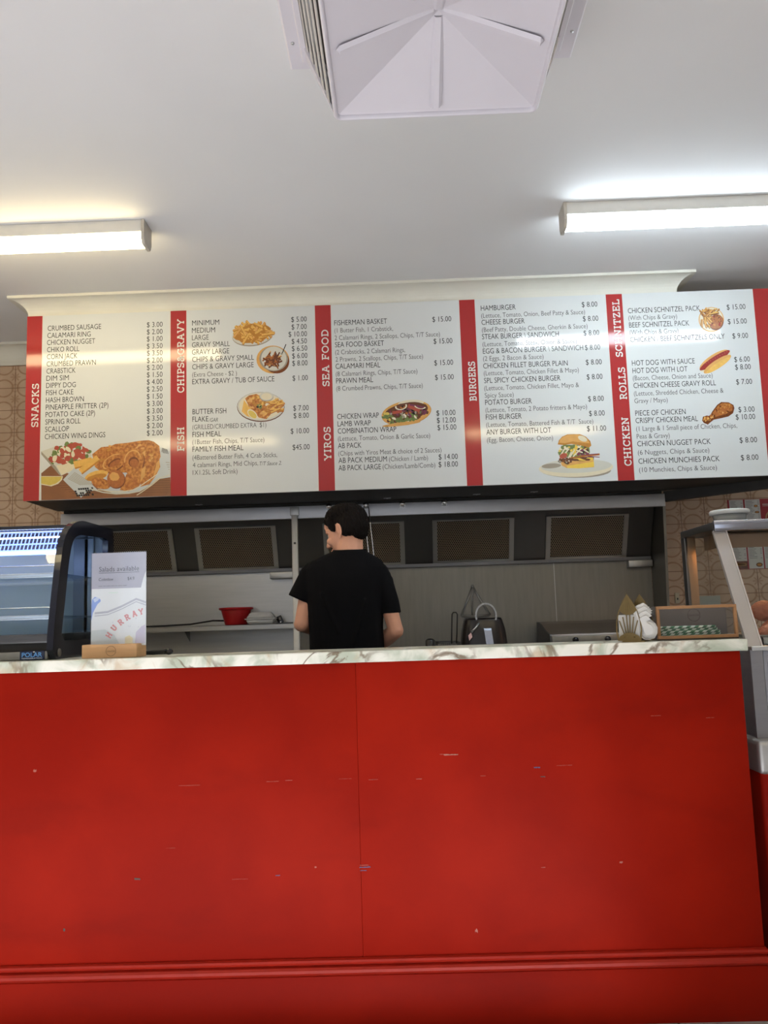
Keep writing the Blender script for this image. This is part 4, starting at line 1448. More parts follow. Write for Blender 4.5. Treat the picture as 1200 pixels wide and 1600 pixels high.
# ------------------------------------------------------------------ glass for cabinets (thin sheet)
def sheet_glass(name, tint=(1, 1, 1), refl=0.10, rough=0.02):
    m = bpy.data.materials.new(name)
    m.use_nodes = True
    nt = m.node_tree
    for n in list(nt.nodes):
        if n.type != 'OUTPUT_MATERIAL':
            nt.nodes.remove(n)
    out = [n for n in nt.nodes if n.type == 'OUTPUT_MATERIAL'][0]
    tr = nt.nodes.new('ShaderNodeBsdfTransparent')
    tr.inputs[0].default_value = (*tint, 1)
    gl = nt.nodes.new('ShaderNodeBsdfGlossy')
    gl.inputs['Roughness'].default_value = rough
    fr = nt.nodes.new('ShaderNodeLayerWeight')
    fr.inputs[0].default_value = 0.5
    pw = nt.nodes.new('ShaderNodeMath')
    pw.operation = 'POWER'
    pw.inputs[1].default_value = 4.0
    nt.links.new(fr.outputs['Facing'], pw.inputs[0])
    ad = nt.nodes.new('ShaderNodeMath')
    ad.operation = 'MULTIPLY_ADD'
    ad.inputs[1].default_value = 0.6
    ad.inputs[2].default_value = 0.045 + refl
    nt.links.new(pw.outputs[0], ad.inputs[0])
    mx = nt.nodes.new('ShaderNodeMixShader')
    nt.links.new(ad.outputs[0], mx.inputs[0])
    nt.links.new(tr.outputs[0], mx.inputs[1])
    nt.links.new(gl.outputs[0], mx.inputs[2])
    nt.links.new(mx.outputs[0], out.inputs['Surface'])
    return m
PANE = sheet_glass('pane_glass', (0.93, 0.97, 0.96), 0.0)
CLEAR = sheet_glass('clear_sheet', (0.96, 0.97, 0.98), 0.02, 0.06)

# ------------------------------------------------------------------ service counter
CT = 1.150
def counter():
    X0, X1 = -2.30, 1.084
    root = thing('service_counter', 'long red painted service counter with moulded base across the foreground', 'counter', (-0.6, 3.0, 0))
    MB().box(X0, -.1574, 2.782, 2.802, .20, 1.113, .0012).build('front_panel', RED, root)
    MB().box(-.1570, X1, 2.782, 2.802, .20, 1.113, .0012).build('front_panel', RED, root)
    MB().box(X1 - .02, X1, 2.802, 3.00, 0, 1.113).build('side_panel', RED, root)
    MB().box(-1.12, X1 - .02, 2.98, 3.00, 0, 1.113).box(X0, -1.12, 3.36, 3.38, 0, 1.113).box(-1.14, -1.12, 3.0, 3.36, 0, 1.113).build('back_panel', mat('counter_back', (.25, .24, .23), .6), root)
    b = MB()
    pr = [(2.79, .209), (2.776, .209), (2.768, .206), (2.766, .200), (2.769, .194), (2.775, .191), (2.777, .188), (2.765, .186), (2.759, .180), (2.758, .172), (2.762, .166), (2.770, .162), (2.772, .158), (2.79, .158)]
    b.prism(pr, 'x', X0, X1 + .004)
    b.build('moulding', RED_EDGE, root)
    MB().box(X0, X1, 2.768, 2.79, 0, .160, .002).build('plinth', RED, root)
    # old scuffs and chips in the paint
    s = MB()
    def chip(x, z, l, h, k):
        n = 9
        up = [(x - l / 2 + l * i / n, z + h * random.uniform(.1, .5)) for i in range(n + 1)]
        lo = [(x - l / 2 + l * i / n, z - h * random.uniform(.1, .5)) for i in range(n + 1)]
        s.face([(p[0], 2.7815 - .0002, p[1]) for p in up + lo[::-1]], k)
    for x, z, l, h, k in ((.141, .813, .046, .004, 0), (.12, .815, .03, .002, 1), (-.144, .476, .035, .005, 2), (-.150, .466, .022, .003, 2), (-.146, .482, .028, .002, 1), (-.866, .459, .018, .008, 3),
                          (.80, .916, .032, .0018, 1), (.972, .905, .026, .0022, 1), (-.432, .746, .04, .002, 1), (-.38, .748, .022, .002, 1), (.036, .741, .018, .003, 1), (-.11, .743, .03, .0016, 1), (.413, .766, .02, .005, 2),
                          (.43, .737, .014, .004, 3), (.416, .461, .014, .003, 1), (-1.097, .311, .006, .012, 3), (.198, .277, .008, .016, 1), (-.54, .45, .05, .0014, 1), (-.42, .458, .014, .004, 2),
                          (-.70, .741, .07, .0012, 1), (.50, .77, .05, .0012, 1), (-1.2, .80, .01, .014, 1), (-.30, .48, .006, .006, 1), (.66, .47, .010, .008, 1), (.24, .745, .016, .002, 1), (-.76, .55, .03, .001, 1), (-.20, .748, .04, .001, 1)):
        chip(x, z, l, h, k)
    s.build('paint_chips', [mat('chip_pale', (.42, .20, .15), .5, 0, .2, 60), mat('chip_rose', (.38, .09, .06), .5, 0, .2, 60), mat('chip_blue', (.08, .05, .12), .5, 0, .2, 60), mat('chip_dark', (.06, .04, .03), .5, 0, .2, 60)], root)
    t = MB().prism([(X0, 2.770), (1.107, 2.770), (1.107, 3.03), (-1.10, 3.03), (-1.10, 3.44), (X0, 3.44)], 'z', 1.113, CT, bev=.003)
    tag(t.build('countertop', MARBLE), 'marble patterned laminate countertop on the red counter', 'countertop')
counter()

def script_mark(cx, cz, r, y, m, parent, txt='Coca-Cola'):
    k = MB()
    n = 32
    for i in range(n):
        a, b = 2 * PI * i / n, 2 * PI * (i + 1) / n
        k.face([(cx + q * math.cos(t), y, cz + q * math.sin(t)) for q, t in ((r, a), (r, b), (r * .93, b), (r * .93, a))])
    k.build('printed_ring', m, parent)
    tm = text_mesh([(txt, cx - r * .78, cz - r * .16, r * 1.56, r * .36, 0, .4)])
    shift(tm, Matrix.Translation((0, y, 0)))
    tm.build('printed_name', m, parent)

def salad_sign():
    root = thing('counter_sign', 'upright clear salad price sign in a pale wooden block', 'sign', (-.984, 2.90, CT))
    M = Matrix.Translation((-.984, 2.895, CT)) @ Matrix.Rotation(math.radians(-4), 4, 'Z')
    blk = MB().box(-.0955, .0955, -.045, .045, 0, .045, .003, M=M).build('block', WOOD, root)
    mk = mat('burnt_mark', rgb(120, 86, 56), .6, 0, .1, 30)
    script_mark(-.980, CT + .0225, .017, 2.848, mk, blk)
    for o in blk.children:
        o.rotation_euler = (0, 0, 0)
    # sheet
    W, H, zb, ys = .188, .318, CT + .038, 2.888
    x0 = -1.066 + .004
    def P(u, v, d=0.0):
        return (x0 + u * W, ys - d, zb + v * H)
    sh = MB().box(x0, x0 + W, ys, ys + .002, zb, zb + H)
    sheet = sh.build('sheet', mat('poster_white', (.86, .88, .90), .35, 0, .02, 30), root)
    def flat(name, polys, mats, par):
        q = MB()
        for i, (pts, mi) in enumerate(polys):
            q.face([P(u, v, .0004 + i * .00002) for u, v in pts], mi)
        return q.build(name, mats, par, tri=True)
    paper = flat('paper', [([(0, .615), (.905, .615), (.94, .70), (1, .80), (1, 1), (0, 1)], 0)], [mat('lilac_paper', (.47, .47, .56), .5, 0, .03, 20)], root)
    dark = mat('sign_ink', (.07, .07, .09), .5, 0, .1, 30)
    mid = mat('sign_ink_soft', (.20, .20, .24), .5, 0, .1, 30)
    tm = text_mesh([('Salads available', x0 + .135 * W, zb + .800 * H, .735 * W, .0165, 0, 0), ('Coleslaw', x0 + .13 * W, zb + .700 * H, .27 * W, .0100, 0, 0), ('$4.9', x0 + .66 * W, zb + .700 * H, .125 * W, .0110, 0, 0)], weight=-.004)
    tm.box(x0 + .13 * W, x0 + .875 * W, 0, .0001, zb + .782 * H, zb + .786 * H)
    shift(tm, Matrix.Translation((0, ys - .0008, 0)))
    tm.build('lettering', dark, paper)
    sm = MB()
    u = .13
    while u < .62:
        l = random.uniform(.03, .08)
        sm.box(x0 + u * W, x0 + (u + l) * W, ys - .0008, ys - .0007, zb + .640 * H, zb + .645 * H)
        u += l + .015
    sm.build('small_line', mid, paper)
    # party print under the paper
    bl = [(.0, .27), (.03, .36), (.11, .45), (.17, .48), (.165, .50), (.12, .52), (.06, .53), (.01, .50), (0, .44)]
    pol = [(bl, 0), ([(0.06, .47), (.12, .49), (.15, .515), (.10, .525), (.03, .505)], 5)]
    def zig(off, t, mi):
        pts = [(.06, .365 + off), (.30, .375 + off), (.55, .43 + off), (.82, .505 + off), (1.0, .465 + off)]
        for a, b in zip(pts, pts[1:]):
            pol.append(([(a[0], a[1]), (b[0], b[1]), (b[0], b[1] - t), (a[0], a[1] - t)], mi))
    zig(0, .022, 1)
    zig(-.035, .010, 1)
    pol.append(([(.62, .02), (.62, .09), (.70, .11), (.76, .08), (.76, .02)], 2))
    pol.append(([(.80, .02), (.82, .14), (.92, .20), (.99, .22), (.99, .02)], 3))
    pol.append(([(0, .02), (0, .17), (.25, .18), (.42, .12), (.52, .02)], 4))
    for c in range(14):
        a, b = random.uniform(.3, .95), random.uniform(.05, .30)
        s_ = random.uniform(.008, .02)
        pol.append(([(a, b), (a + s_, b + s_ * .4), (a + s_ * .6, b + s_)], random.choice([1, 3, 2])))
    for c in range(5):
        a = .32 + .035 * c
        pol.append(([(a, .562), (a + .02, .565), (a + .02, .575), (a, .572)], 6))
    pm = [mat('print_blue', rgb(150, 176, 236), .4), mat('print_line', rgb(196, 198, 210), .4), mat('print_yellow', rgb(246, 232, 180), .4), mat('print_lilac', rgb(214, 206, 228), .4), mat('print_pale_grey', rgb(214, 222, 224), .4), mat('print_glint', rgb(214, 226, 250), .4), mat('print_mint', rgb(214, 240, 222), .4)]
    flat('party_print', pol, pm, sheet)
    red = mat('print_pink', rgb(226, 150, 152), .5)
    for ch, uu, vv, an in (('H', .33, .115, 58), ('U', .42, .19, 50), ('R', .54, .25, 36), ('R', .66, .30, 26), ('A', .79, .335, 16), ('Y', .91, .355, 12)):
        hm = MB()
        ca, sa = math.cos(math.radians(an)), math.sin(math.radians(an))
        bx, bz = x0 + uu * W, zb + vv * H
        slab_text(hm, ch, .016, .019, .0044, lambda a, b, e, ca=ca, sa=sa, bx=bx, bz=bz: (bx + (a - .008) * ca - (b - .009) * sa, ys - .0010 - e, bz + (a - .008) * sa + (b - .009) * ca))
        hm.build('letter', red, sheet)
    MB().box(x0 - .002, x0 + W + .002, ys - .0042, ys - .0022, zb, zb + H + .003).build('clear_cover', CLEAR, root)
salad_sign()

def utensil():
    r = thing('peeler', 'short black handled tool lying on the counter behind the salad sign', 'kitchen tool', (-.88, 2.985, CT))
    MB().tube([(-.915, 2.985, CT + .009), (-.88, 2.985, CT + .009), (-.838, 2.985, CT + .010), (-.826, 2.985, CT + .012)], [.006, .008, .008, .010], 10).build('handle', BLACK_MATT, r)
    MB().lathe([(.004, 0), (.013, .004), (.015, .012), (.010, .020), (0, .022)], (-.822, 2.985, CT), 16).build('head', BLACK, r)
utensil()

def napkins():
    root = thing('napkin_holder', 'brass leaf shaped napkin holder near the right end of the counter', 'napkin holder', (.77, 2.84, CT))
    ang = math.radians(-26)
    out = [(-.037, 0), (-.042, .03), (-.040, .062), (-.031, .096), (-.016, .130), (0, .156), (.016, .130), (.031, .096), (.040, .062), (.042, .03), (.037, 0)]
    def plate(cx, cy):
        M = Matrix.Translation((cx, cy, CT + .004)) @ Matrix.Rotation(ang, 4, 'Z')
        m = MB()
        T = .0013
        inner = [(x * .90, .006 + z * .955) for x, z in out]
        for i in range(len(out) - 1):
            m.prism([out[i], out[i + 1], inner[i + 1], inner[i]], 'y', -T, T, M=M)
        # solid tip with three grooves, solid foot
        m.prism([(-.0285, .098), (-.0145, .128), (0, .152), (.0145, .128), (.0285, .098), (.016, .088), (0, .084), (-.016, .088)], 'y', -T, T, M=M)
        for k in (-1, 0, 1):
            m.prism([(k * .008 - .0008, .092), (k * .008 + .0008, .092), (k * .002 + .0005, .144), (k * .002 - .0005, .144)], 'y', -T * 2.2, T, M=M)
        m.prism([(-.037, 0), (.037, 0), (.030, .016), (.010, .026), (-.010, .026), (-.030, .016)], 'y', -T, T, M=M)
        # veins fanning out from the foot
        for k in (-2.5, -1.5, -.5, .5, 1.5, 2.5):
            x0, x1 = k * .0052, k * .0118
            z1 = .096 - abs(k) * .012
            m.prism([(x0 - .0017, .012), (x0 + .0017, .012), (x1 + .0017, z1), (x1 - .0017, z1)], 'y', -T * 1.6, T * 1.6, M=M)
        for k in (-2, 2):
            m.cyl(M @ Vector((k * .008, 0, .012)), M @ Vector((k * .008, -.005, .012)), .0026, seg=10)
        return m.build('leaf_plate', BRASS, root)
    plate(.7415, 2.812)
    plate(.7985, 2.868)
    Mb = Matrix.Translation((.770, 2.840, CT)) @ Matrix.Rotation(ang, 4, 'Z')
    MB().box(-.037, .037, -.042, .042, 0, .004, .001, M=Mb).build('base', BRASS, root)
    S = [(350, 370), (430, 320), (545, 272), (612, 322), (590, 334), (645, 346), (618, 362), (668, 378), (638, 394), (690, 404), (640, 432), (560, 455), (525, 470), (530, 500), (580, 525), (660, 560), (720, 620), (750, 690), (740, 780), (690, 860), (600, 888), (520, 880), (470, 840), (450, 740), (425, 640), (395, 540), (370, 450)]
    nb = thing('napkin_bundle', 'bundle of white paper napkins slumped in an S between brass leaves', 'napkins', (.79, 2.83, CT + .004))
    Mn = Matrix.Translation((.7955, 2.812, CT + .005)) @ Matrix.Rotation(math.radians(-8), 4, 'Z')
    def sp(k, sh=(0, 0)):
        cx, cz = 560, 600
        return [((cx + (u - cx) * k + sh[0] - 555) * .000192, (888 - (cz + (v - cz) * k + sh[1])) * .000197) for u, v in S]
    for i, (k, y0, y1, sh) in enumerate(((1.0, -.008, .016, (0, 0)), (.86, -.013, -.008, (6, 8)), (.70, -.018, -.013, (16, 26)), (.54, -.023, -.018, (8, 52)))):
        MB().prism(sp(k, sh), 'y', y0, y1, M=Mn, bev=.001).build('napkin', NAPKIN, nb)
    # flat napkins showing white through the leaf slots
    Ms = Matrix.Translation((.7475, 2.8245, CT + .005)) @ Matrix.Rotation(ang, 4, 'Z')
    MB().box(-.035, .033, -.007, .004, 0, .084, .003, M=Ms).build('napkin_stack', NAPKIN, nb)
napkins()

def straw_box():
    x0, x1, y0, y1, z0, z1 = .842, 1.106, 2.836, 2.935, CT + .001, 1.263
    root = thing('straw_box', 'wood framed clear box lying on the counter with striped straws inside', 'straw box', ((x0 + x1) / 2, 2.87, CT))
    WD = mat('box_wood', rgb(160, 118, 80), .5, 0, .18, 7, stretch=(6, 1, 12))
    t = .010
    MB().box(x0, x1, y0, y0 + .012, z1 - t, z1, .001).build('top_rail', WD, root)
    MB().box(x0, x1, y0, y0 + .012, z0 + .004, z0 + .004 + t, .001).build('bottom_rail', WD, root)
    MB().box(x1 - t, x1, y0, y0 + .012, z0 + .004 + t, z1 - t, .001).build('end_stile', WD, root)
    MB().box(x0, x0 + t, y0, y0 + .012, z0 + .004 + t, z1 - t, .001).build('end_stile', WD, root)
    MB().box(x0, x1, y0 + .002, y1, z0, z0 + .004).build('base', mat('box_base', (.05, .035, .025), .5), root)
    fr = MB().box(x0 + t, x1 - t, y0 + .005, y0 + .007, z0 + .014, z1 - t).build('front_pane', CLEAR, root)
    MB().box(x0, x1, y1 - .003, y1, z0 + .004, z1).build('back_pane', mat('smoky_acrylic', (.15, .125, .115), .35, 0, .03, 9), root)
    for a, b in ((x0, x0 + .003), (x1 - .003, x1)):
        MB().box(a, b, y0 + .012, y1 - .003, z0 + .004, z1).build('end_pane', CLEAR, root)
    script_mark(.966, 1.231, .021, y0 + .0045, mat('etched_mark', (.09, .07, .06), .5, 0, .1, 30), fr)
    # individual striped straws
    base = None
    r = .0042
    i = 0
    lab = {0: 'bottom', 1: 'second', 2: 'third', 3: 'fourth', 4: 'top'}
    for row in range(5):
        for c in range(4):
            y = y0 + .026 + c * .0088 + (row % 2) * .0043
            z = z0 + .006 + r + row * .0076
            dx = random.uniform(-.002, .002) - row * .0055 + .011
            if base is None:
                o = MB().cyl((-.098, 0, 0), (.098, 0, 0), r, seg=14).build('straw', STRAW)
                base = o
            else:
                o = base.copy()
                COL.objects.link(o)
            o.location = (.955 + dx, y, z)
            tag(o, 'green and white striped straw in the box, %s row, %s from the front' % (lab[row], ('first', 'second', 'third', 'fourth')[c]), 'straw', 'striped straws in the wood framed box')
straw_box()

# ------------------------------------------------------------------ display fridge
def fridge():
    root = thing('display_fridge', 'black framed countertop display fridge with blue lit top at left', 'display fridge', (-1.7, 3.1, CT))
    BK = mat('gloss_black_frame', (.010, .011, .020), .12, 0, .1, 10)
    XA, XB = -2.25, -1.172
    outer = [(2.838, CT + .001), (2.842, 1.238), (2.862, 1.339), (2.888, 1.46), (2.906, 1.53), (2.925, 1.568), (2.955, 1.600), (3.00, 1.626), (3.05, 1.641), (3.10, 1.648), (3.43, 1.650), (3.43, CT + .001)]
    inner = [(2.905, 1.212), (2.915, 1.262), (2.934, 1.339), (2.966, 1.49), (2.990, 1.552), (3.020, 1.580), (3.07, 1.592), (3.36, 1.605), (3.36, 1.212)]
    def frame(xa, xb, par, name):
        # ring between outer and inner outlines, with thickness
        m = MB()
        N = 60
        def samp(poly, closed=True):
            P = [Vector(p) for p in poly]
            c = Vector((3.14, 1.40))
            out = []
            for i in range(N):
                a = 2 * PI * i / N
                d = Vector((math.cos(a), math.sin(a)))
                best = None
                for j in range(len(P)):
                    p, q = P[j], P[(j + 1) % len(P)]
                    e = q - p
                    den = d.x * e.y - d.y * e.x
                    if abs(den) < 1e-9:
                        continue
                    t = ((p.x - c.x) * e.y - (p.y - c.y) * e.x) / den
                    s = ((p.x - c.x) * d.y - (p.y - c.y) * d.x) / den
                    if t > 0 and -1e-6 <= s <= 1 + 1e-6:
                        if best is None or t > best:
                            best = t
                out.append(c + d * best)
            return out
        O, I = samp(outer), samp(inner)
        def V(p, x):
            return Vector((x, p.x, p.y))
        for i in range(N):
            j = (i + 1) % N
            m.face([V(O[i], xb), V(O[j], xb), V(I[j], xb), V(I[i], xb)])
            m.face([V(O[i], xa), V(O[j], xa), V(I[j], xa), V(I[i], xa)])
            m.face([V(O[i], xa), V(O[j], xa), V(O[j], xb), V(O[i], xb)], smooth=False)
            m.face([V(I[i], xa), V(I[j], xa), V(I[j], xb), V(I[i], xb)])
        bmesh.ops.remove_doubles(m.bm, verts=m.bm.verts[:], dist=1e-5)
        bmesh.ops.recalc_face_normals(m.bm, faces=m.bm.faces[:])
        return m.build(name, BK, par)
    fr = frame(XB - .022, XB, root, 'end_frame')
    MB().face([(XB - .010, y, z) for y, z in inner]).build('end_glass', sheet_glass('tinted_end_glass', (.42, .50, .54), 0.0), root)
    frame(XA, XA + .03, root, 'end_frame')
    MB().cyl((XB, 2.888, 1.172), (XB + .004, 2.888, 1.172), .014, seg=20).build('lock', mat('lock_metal', (.18, .17, .15), .35, .8, .2, 40), fr)
    xa, xb = XA + .03, XB - .022
    # curved front glass
    g = MB()
    pr = [(2.850, 1.238), (2.868, 1.339), (2.894, 1.46), (2.912, 1.53), (2.931, 1.568), (2.960, 1.598), (2.985, 1.611)]
    for a, b in zip(pr, pr[1:]):
        g.face([(xa, a[0], a[1]), (xb, a[0], a[1]), (xb, b[0], b[1]), (xa, b[0], b[1])], smooth=True)
    g.build('front_glass', PANE, root)
    MB().box(xa, xb, 2.985, 3.43, 1.610, 1.622, .002).build('roof', BK, root)
    b = MB()
    b.box(xa, xb, 2.848, 3.40, 1.206, 1.236, .002)
    b.build('deck', mat('fridge_grey', (.055, .055, .06), .3, 0, .1, 10), root)
    MB().box(xa, xb, 2.862, 3.40, 1.178, 1.206).build('vent_recess', BLACK_MATT, root)
    st = MB().box(xa, xb, 2.848, 3.40, CT + .001, 1.179, .002).build('base_strip', STEEL_DULL, root)
    # name badge
    bd = MB().box(-1.286, -1.203, 2.844, 2.848, CT + .002, 1.181, .001).build('badge', mat('badge_navy', (.012, .022, .07), .25, 0, .05, 20), root)
    tm = text_mesh([('POLAR', -1.279, CT + .0115, .069, .0145, 0, 0)], weight=.02)
    shift(tm, Matrix.Translation((0, 2.8434, 0)))
    tm.build('badge_name', mat('badge_blue', rgb(104, 168, 236), .4, 0, .05, 20), bd)
    tm = text_mesh([('REFRIGERATION', -1.279, CT + .0045, .069, .0042, 0, 0)], weight=.01)
    shift(tm, Matrix.Translation((0, 2.8434, 0)))
    tm.build('badge_subtitle', mat('badge_pale', rgb(200, 214, 232), .4, 0, .05, 20), bd)
    MB().face([(-1.242, 2.8432, CT + .0265), (-1.238, 2.8432, CT + .030), (-1.234, 2.8432, CT + .0265)]).build('badge_peak', mat('badge_white', (.8, .82, .85), .4, 0, .05, 20), bd)
    # back doors, interior
    MB().box(xa, xb, 3.385, 3.40, 1.236, 1.610).build('back_door', mat('frosted_back', (.42, .46, .43), .35, 0, .06, 5), root)
    for x in (-1.285, -1.75):
        MB().box(x - .03, x + .03, 3.372, 3.386, 1.236, 1.608, .002).build('door_stile', mat('fridge_frame_grey', (.30, .33, .36), .4, .3, .06, 9), root)
    MB().box(XB - .10, XB - .062, 3.372, 3.386, 1.236, 1.608, .002).build('door_stile', mat('fridge_frame_pale', (.55, .6, .6), .4, .2, .06, 9), root)
    for z in (1.440, 1.292):
        sh = MB().box(xa, xb, 2.975 if z > 1.4 else 2.94, 3.36, z, z + .006, .001)
        s = sh.build('shelf', sheet_glass('shelf_glass_%d' % int(z * 1000), (.80, .88, .92), .06, .05), root)
        y = 2.97 if z > 1.4 else 2.935
        MB().box(xa, xb, y, y + .005, z - .006, z + .010, .001).build('shelf_edge', mat('shelf_trim', (.55, .60, .72), .25, .8, .05, 10), s)
        MB().tube([(xa, y, z + .036), (xb - .035, y, z + .036), (xb - .026, y, z + .030), (xb - .025, y, z + .01)], .0022, 6).build('guard_wire', CHROME, s)
    # led strip and its dotted reflection in the glass, built as a glowing panel
    led = thing_part = MB()
    led.prism([(3.005, 1.520), (3.048, 1.604), (3.053, 1.604), (3.010, 1.518)], 'x', xa, xb - .002)
    lp = led.build('light_panel', mat('led_blue', (.3, .4, .9), .4, emit=(.20, .30, 1.0), estr=2.6), root)
    d = Vector((0, 3.048 - 3.005, 1.604 - 1.520))
    nrm = Vector((0, -d.z, d.y)).normalized()
    cells = MB()
    rows = ((.80, .97), (.50, .72), (.22, .43))
    x = xb - .010
    while x > -1.50:
        for t0, t1 in rows:
            P = []
            for (xx, t) in ((x - .0100, t0), (x, t0), (x, t1), (x - .0100, t1)):
                P.append(Vector((xx, 3.005, 1.520)) + d * t + nrm * .001)
            cells.face(P)
        x -= .0142
    cells.build('reflection_cells', mat('reflection_dark', (.10, .12, .22), .4, 0, .2, 40), lp)
    for t0, w in ((.755, .05), (.08, .10)):
        q = MB()
        q.face([Vector((xx, 3.005, 1.520)) + d * t + nrm * .0015 for xx, t in ((xa, t0 - w / 2), (xb - .004, t0 - w / 2), (xb - .004, t0 + w / 2), (xa, t0 + w / 2))])
        q.build('led_strip', mat('led_white', (.8, .85, 1), .4, emit=(.72, .82, 1.0), estr=14.0), lp)
    # led tube under the roof, seen through the end glass
    MB().tube([(xa + .02, 3.10, 1.598), (xb - .012, 3.10, 1.598)], .007, 10).build('led_tube', mat('led_tube_white', (.8, .85, 1), .4, emit=(.55, .68, 1.0), estr=8.0), root)
    l = area('fridge_led', ((xa + xb) / 2, 3.09, 1.592), (math.radians(12), 0, 0), xb - xa - .05, .05, 1.3, (1.0, .99, .92))
fridge()

# ------------------------------------------------------------------ food warmer and its red stand at right
def warmer():
    XA, XB = 1.160, 2.10
    st = thing('red_stand', 'lower red painted stand with metal edging right of the counter', 'counter', (1.6, 3.2, 0))
    XS = 1.135
    MB().box(XS + .004, XB, 2.838, 3.60, 0, .735, .012).build('body', RED, st)
    MB().box(XS, XB, 2.830, 3.62, .712, .820, .016, seg=3).build('metal_edge', mat('worn_aluminium', (.50, .49, .48), .45, .8, .18, 14), st)
    w = thing('food_warmer', 'glass fronted heated food display on the red stand at right', 'food display', (1.6, 3.2, .82))
    gr = mat('warmer_grey', (.34, .34, .37), .38, .6, .1, 9, stretch=(1, 1, 8))
    MB().box(XA + .004, XB, 2.905, 3.58, .8205, 1.105, .003).build('base', gr, w)
    c = MB()
    c.prism([(XA, 2.890), (XA + .040, 2.890), (XA + .048, 2.903), (XA, 2.903)], 'z', .8205, 1.108)
    c.build('corner_trim', gr, w)
    em = MB().box(XA + .060, XA + .22, 2.899, 2.905, .90, 1.09, .004).build('emblem_plate', mat('emblem_steel', (.45, .44, .50), .22, .9, .1, 10), w)
    for cz in (1.055, 1.005):
        q = MB()
        q.tube([(XA + .10 + .026 * math.cos(2 * PI * i / 24), 2.897, cz + .020 * math.sin(2 * PI * i / 24)) for i in range(24)], .004, 8, closed=True)
        q.build('emblem_ring', CHROME, em)
    MB().box(XA + .004, XB, 2.885, 3.58, 1.105, 1.120, .002).build('deck', STEEL, w)
    # roof with bright front rail
    MB().box(XA, XB, 3.137, 3.50, 1.540, 1.568, .002).build('roof', STEEL_DARK, w)
    MB().box(XA, XB, 3.118, 3.137, 1.534, 1.572, .002).build('front_rail', mat('polished_rail', (.46, .48, .56), .14, 1.0, .04, 5), w)
    # slanted front posts and upright back posts
    PS = mat('post_steel', (.52, .48, .455), .42, .5, .06, 8)
    for a in (XA, XB - .05):
        MB().prism([(3.135, 1.534), (3.150, 1.534), (2.925, 1.118), (2.905, 1.118)], 'x', a, a + .045, bev=.001).build('front_post', PS, w)
        MB().box(a, a + .012, 3.46, 3.50, 1.120, 1.540, .001).build('back_post', STEEL_DARK, w)
        MB().box(a + .012, a + .045, 3.462, 3.498, 1.120, 1.540, .001).build('inner_post', mat('warm_lit_steel', (.42, .28, .18), .45, .5, .1, 8), w)  # orange glow of the heat lamp is put into this post's colour
    e = MB()
    e.prism([(3.132, 1.534), (3.137, 1.534), (2.912, 1.118), (2.902, 1.118)], 'x', XA + .045, XA + .050)
    e.build('edge_trim', mat('trim_bright', (.75, .70, .66), .3, .6, .05, 9), w)
    MB().face([(XA + .004, 3.15, 1.536), (XA + .004, 3.46, 1.536), (XA + .004, 3.46, 1.12), (XA + .004, 2.925, 1.12)]).build('end_glass', PANE, w)
    MB().face([(XA + .057, 3.137, 1.534), (XB - .05, 3.137, 1.534), (XB - .05, 2.908, 1.12), (XA + .057, 2.908, 1.12)]).build('front_glass', PANE, w)
    hl = MB().box(XA + .07, XB - .07, 3.27, 3.39, 1.530, 1.538, .002).box(XA + .055, XB - .07, 3.27, 3.275, 1.480, 1.535).box(XA + .055, XB - .07, 3.385, 3.39, 1.505, 1.535).box(XA + .055, XA + .06, 3.27, 3.39, 1.480, 1.535).build('lamp_housing', mat('brown_reflection_steel', (.34, .21, .13), .45, .7, .2, 12), w)  # brown base colour paints the brownish reflection below the rail
    MB().tube([(XA + .09, 3.33, 1.522), (XB - .09, 3.33, 1.522)], .007, 10).build('heat_tube', mat('heat_lamp', (1, .7, .4), .4, emit=(1.0, .52, .20), estr=14.0), w)
    area('heat_lamp_light', ((XA + XB) / 2, 3.33, 1.508), (0, 0, 0), XB - XA - .2, .05, .9, (1.0, .60, .28))
    # tray of fried chicken under the heat lamp
    t = thing('food_tray', 'shallow steel tray under the heat lamp', 'tray', (1.62, 3.16, 1.12))
    tr = MB()
    tr.box(1.245, 2.0, 2.985, 3.36, 1.1205, 1.123).box(1.245, 2.0, 2.985, 2.988, 1.1205, 1.150).box(1.245, 2.0, 3.357, 3.36, 1.1205, 1.150).box(1.245, 1.248, 2.985, 3.36, 1.1205, 1.150).box(1.997, 2.0, 2.985, 3.36, 1.1205, 1.150)
    tr.tube([(1.245, 2.985, 1.150), (2.0, 2.985, 1.150), (2.0, 3.36, 1.150), (1.245, 3.36, 1.150)], .004, closed=True)
    tr.build('pan', STEEL, t)
    ck = mat('fried_chicken', rgb(176, 104, 76), .5, 0, .4, 40, .8, 70)
    for i, (x, y, z, rx, ry, rz, an, l) in enumerate(((1.312, 3.04, 1.159, .058, .040, .032, 10, 'leftmost at the front of the pile'), (1.36, 3.15, 1.167, .062, .044, .040, 40, 'behind the front piece, left side'), (1.338, 3.165, 1.236, .048, .034, .038, -20, 'standing on top at the left of the pile'), (1.455, 3.06, 1.160, .060, .042, .034, -15, 'beside the front left piece'), (1.50, 3.18, 1.168, .06, .05, .042, 25, 'in the middle of the back row'))):
        k = MB()
        k.ell((0, 0, 0), (rx, ry, rz), None, 0, 3)
        for v in k.bm.verts:
            s = math.sin(v.co.x * 120 + i) * math.sin(v.co.y * 140) * math.sin(v.co.z * 130)
            v.co *= 1 + .06 * s + .14 * (v.co.x / rx) * (1 if i % 2 else -1) * .5
        for f in k.bm.faces:
            f.smooth = True
        o = k.build('chicken_piece', ck)
        o.location = (x, y, z)
        o.rotation_euler = (0, 0, math.radians(an))
        tag(o, 'fried chicken piece under the heat lamp, ' + l, 'fried chicken', 'fried chicken in the food display')
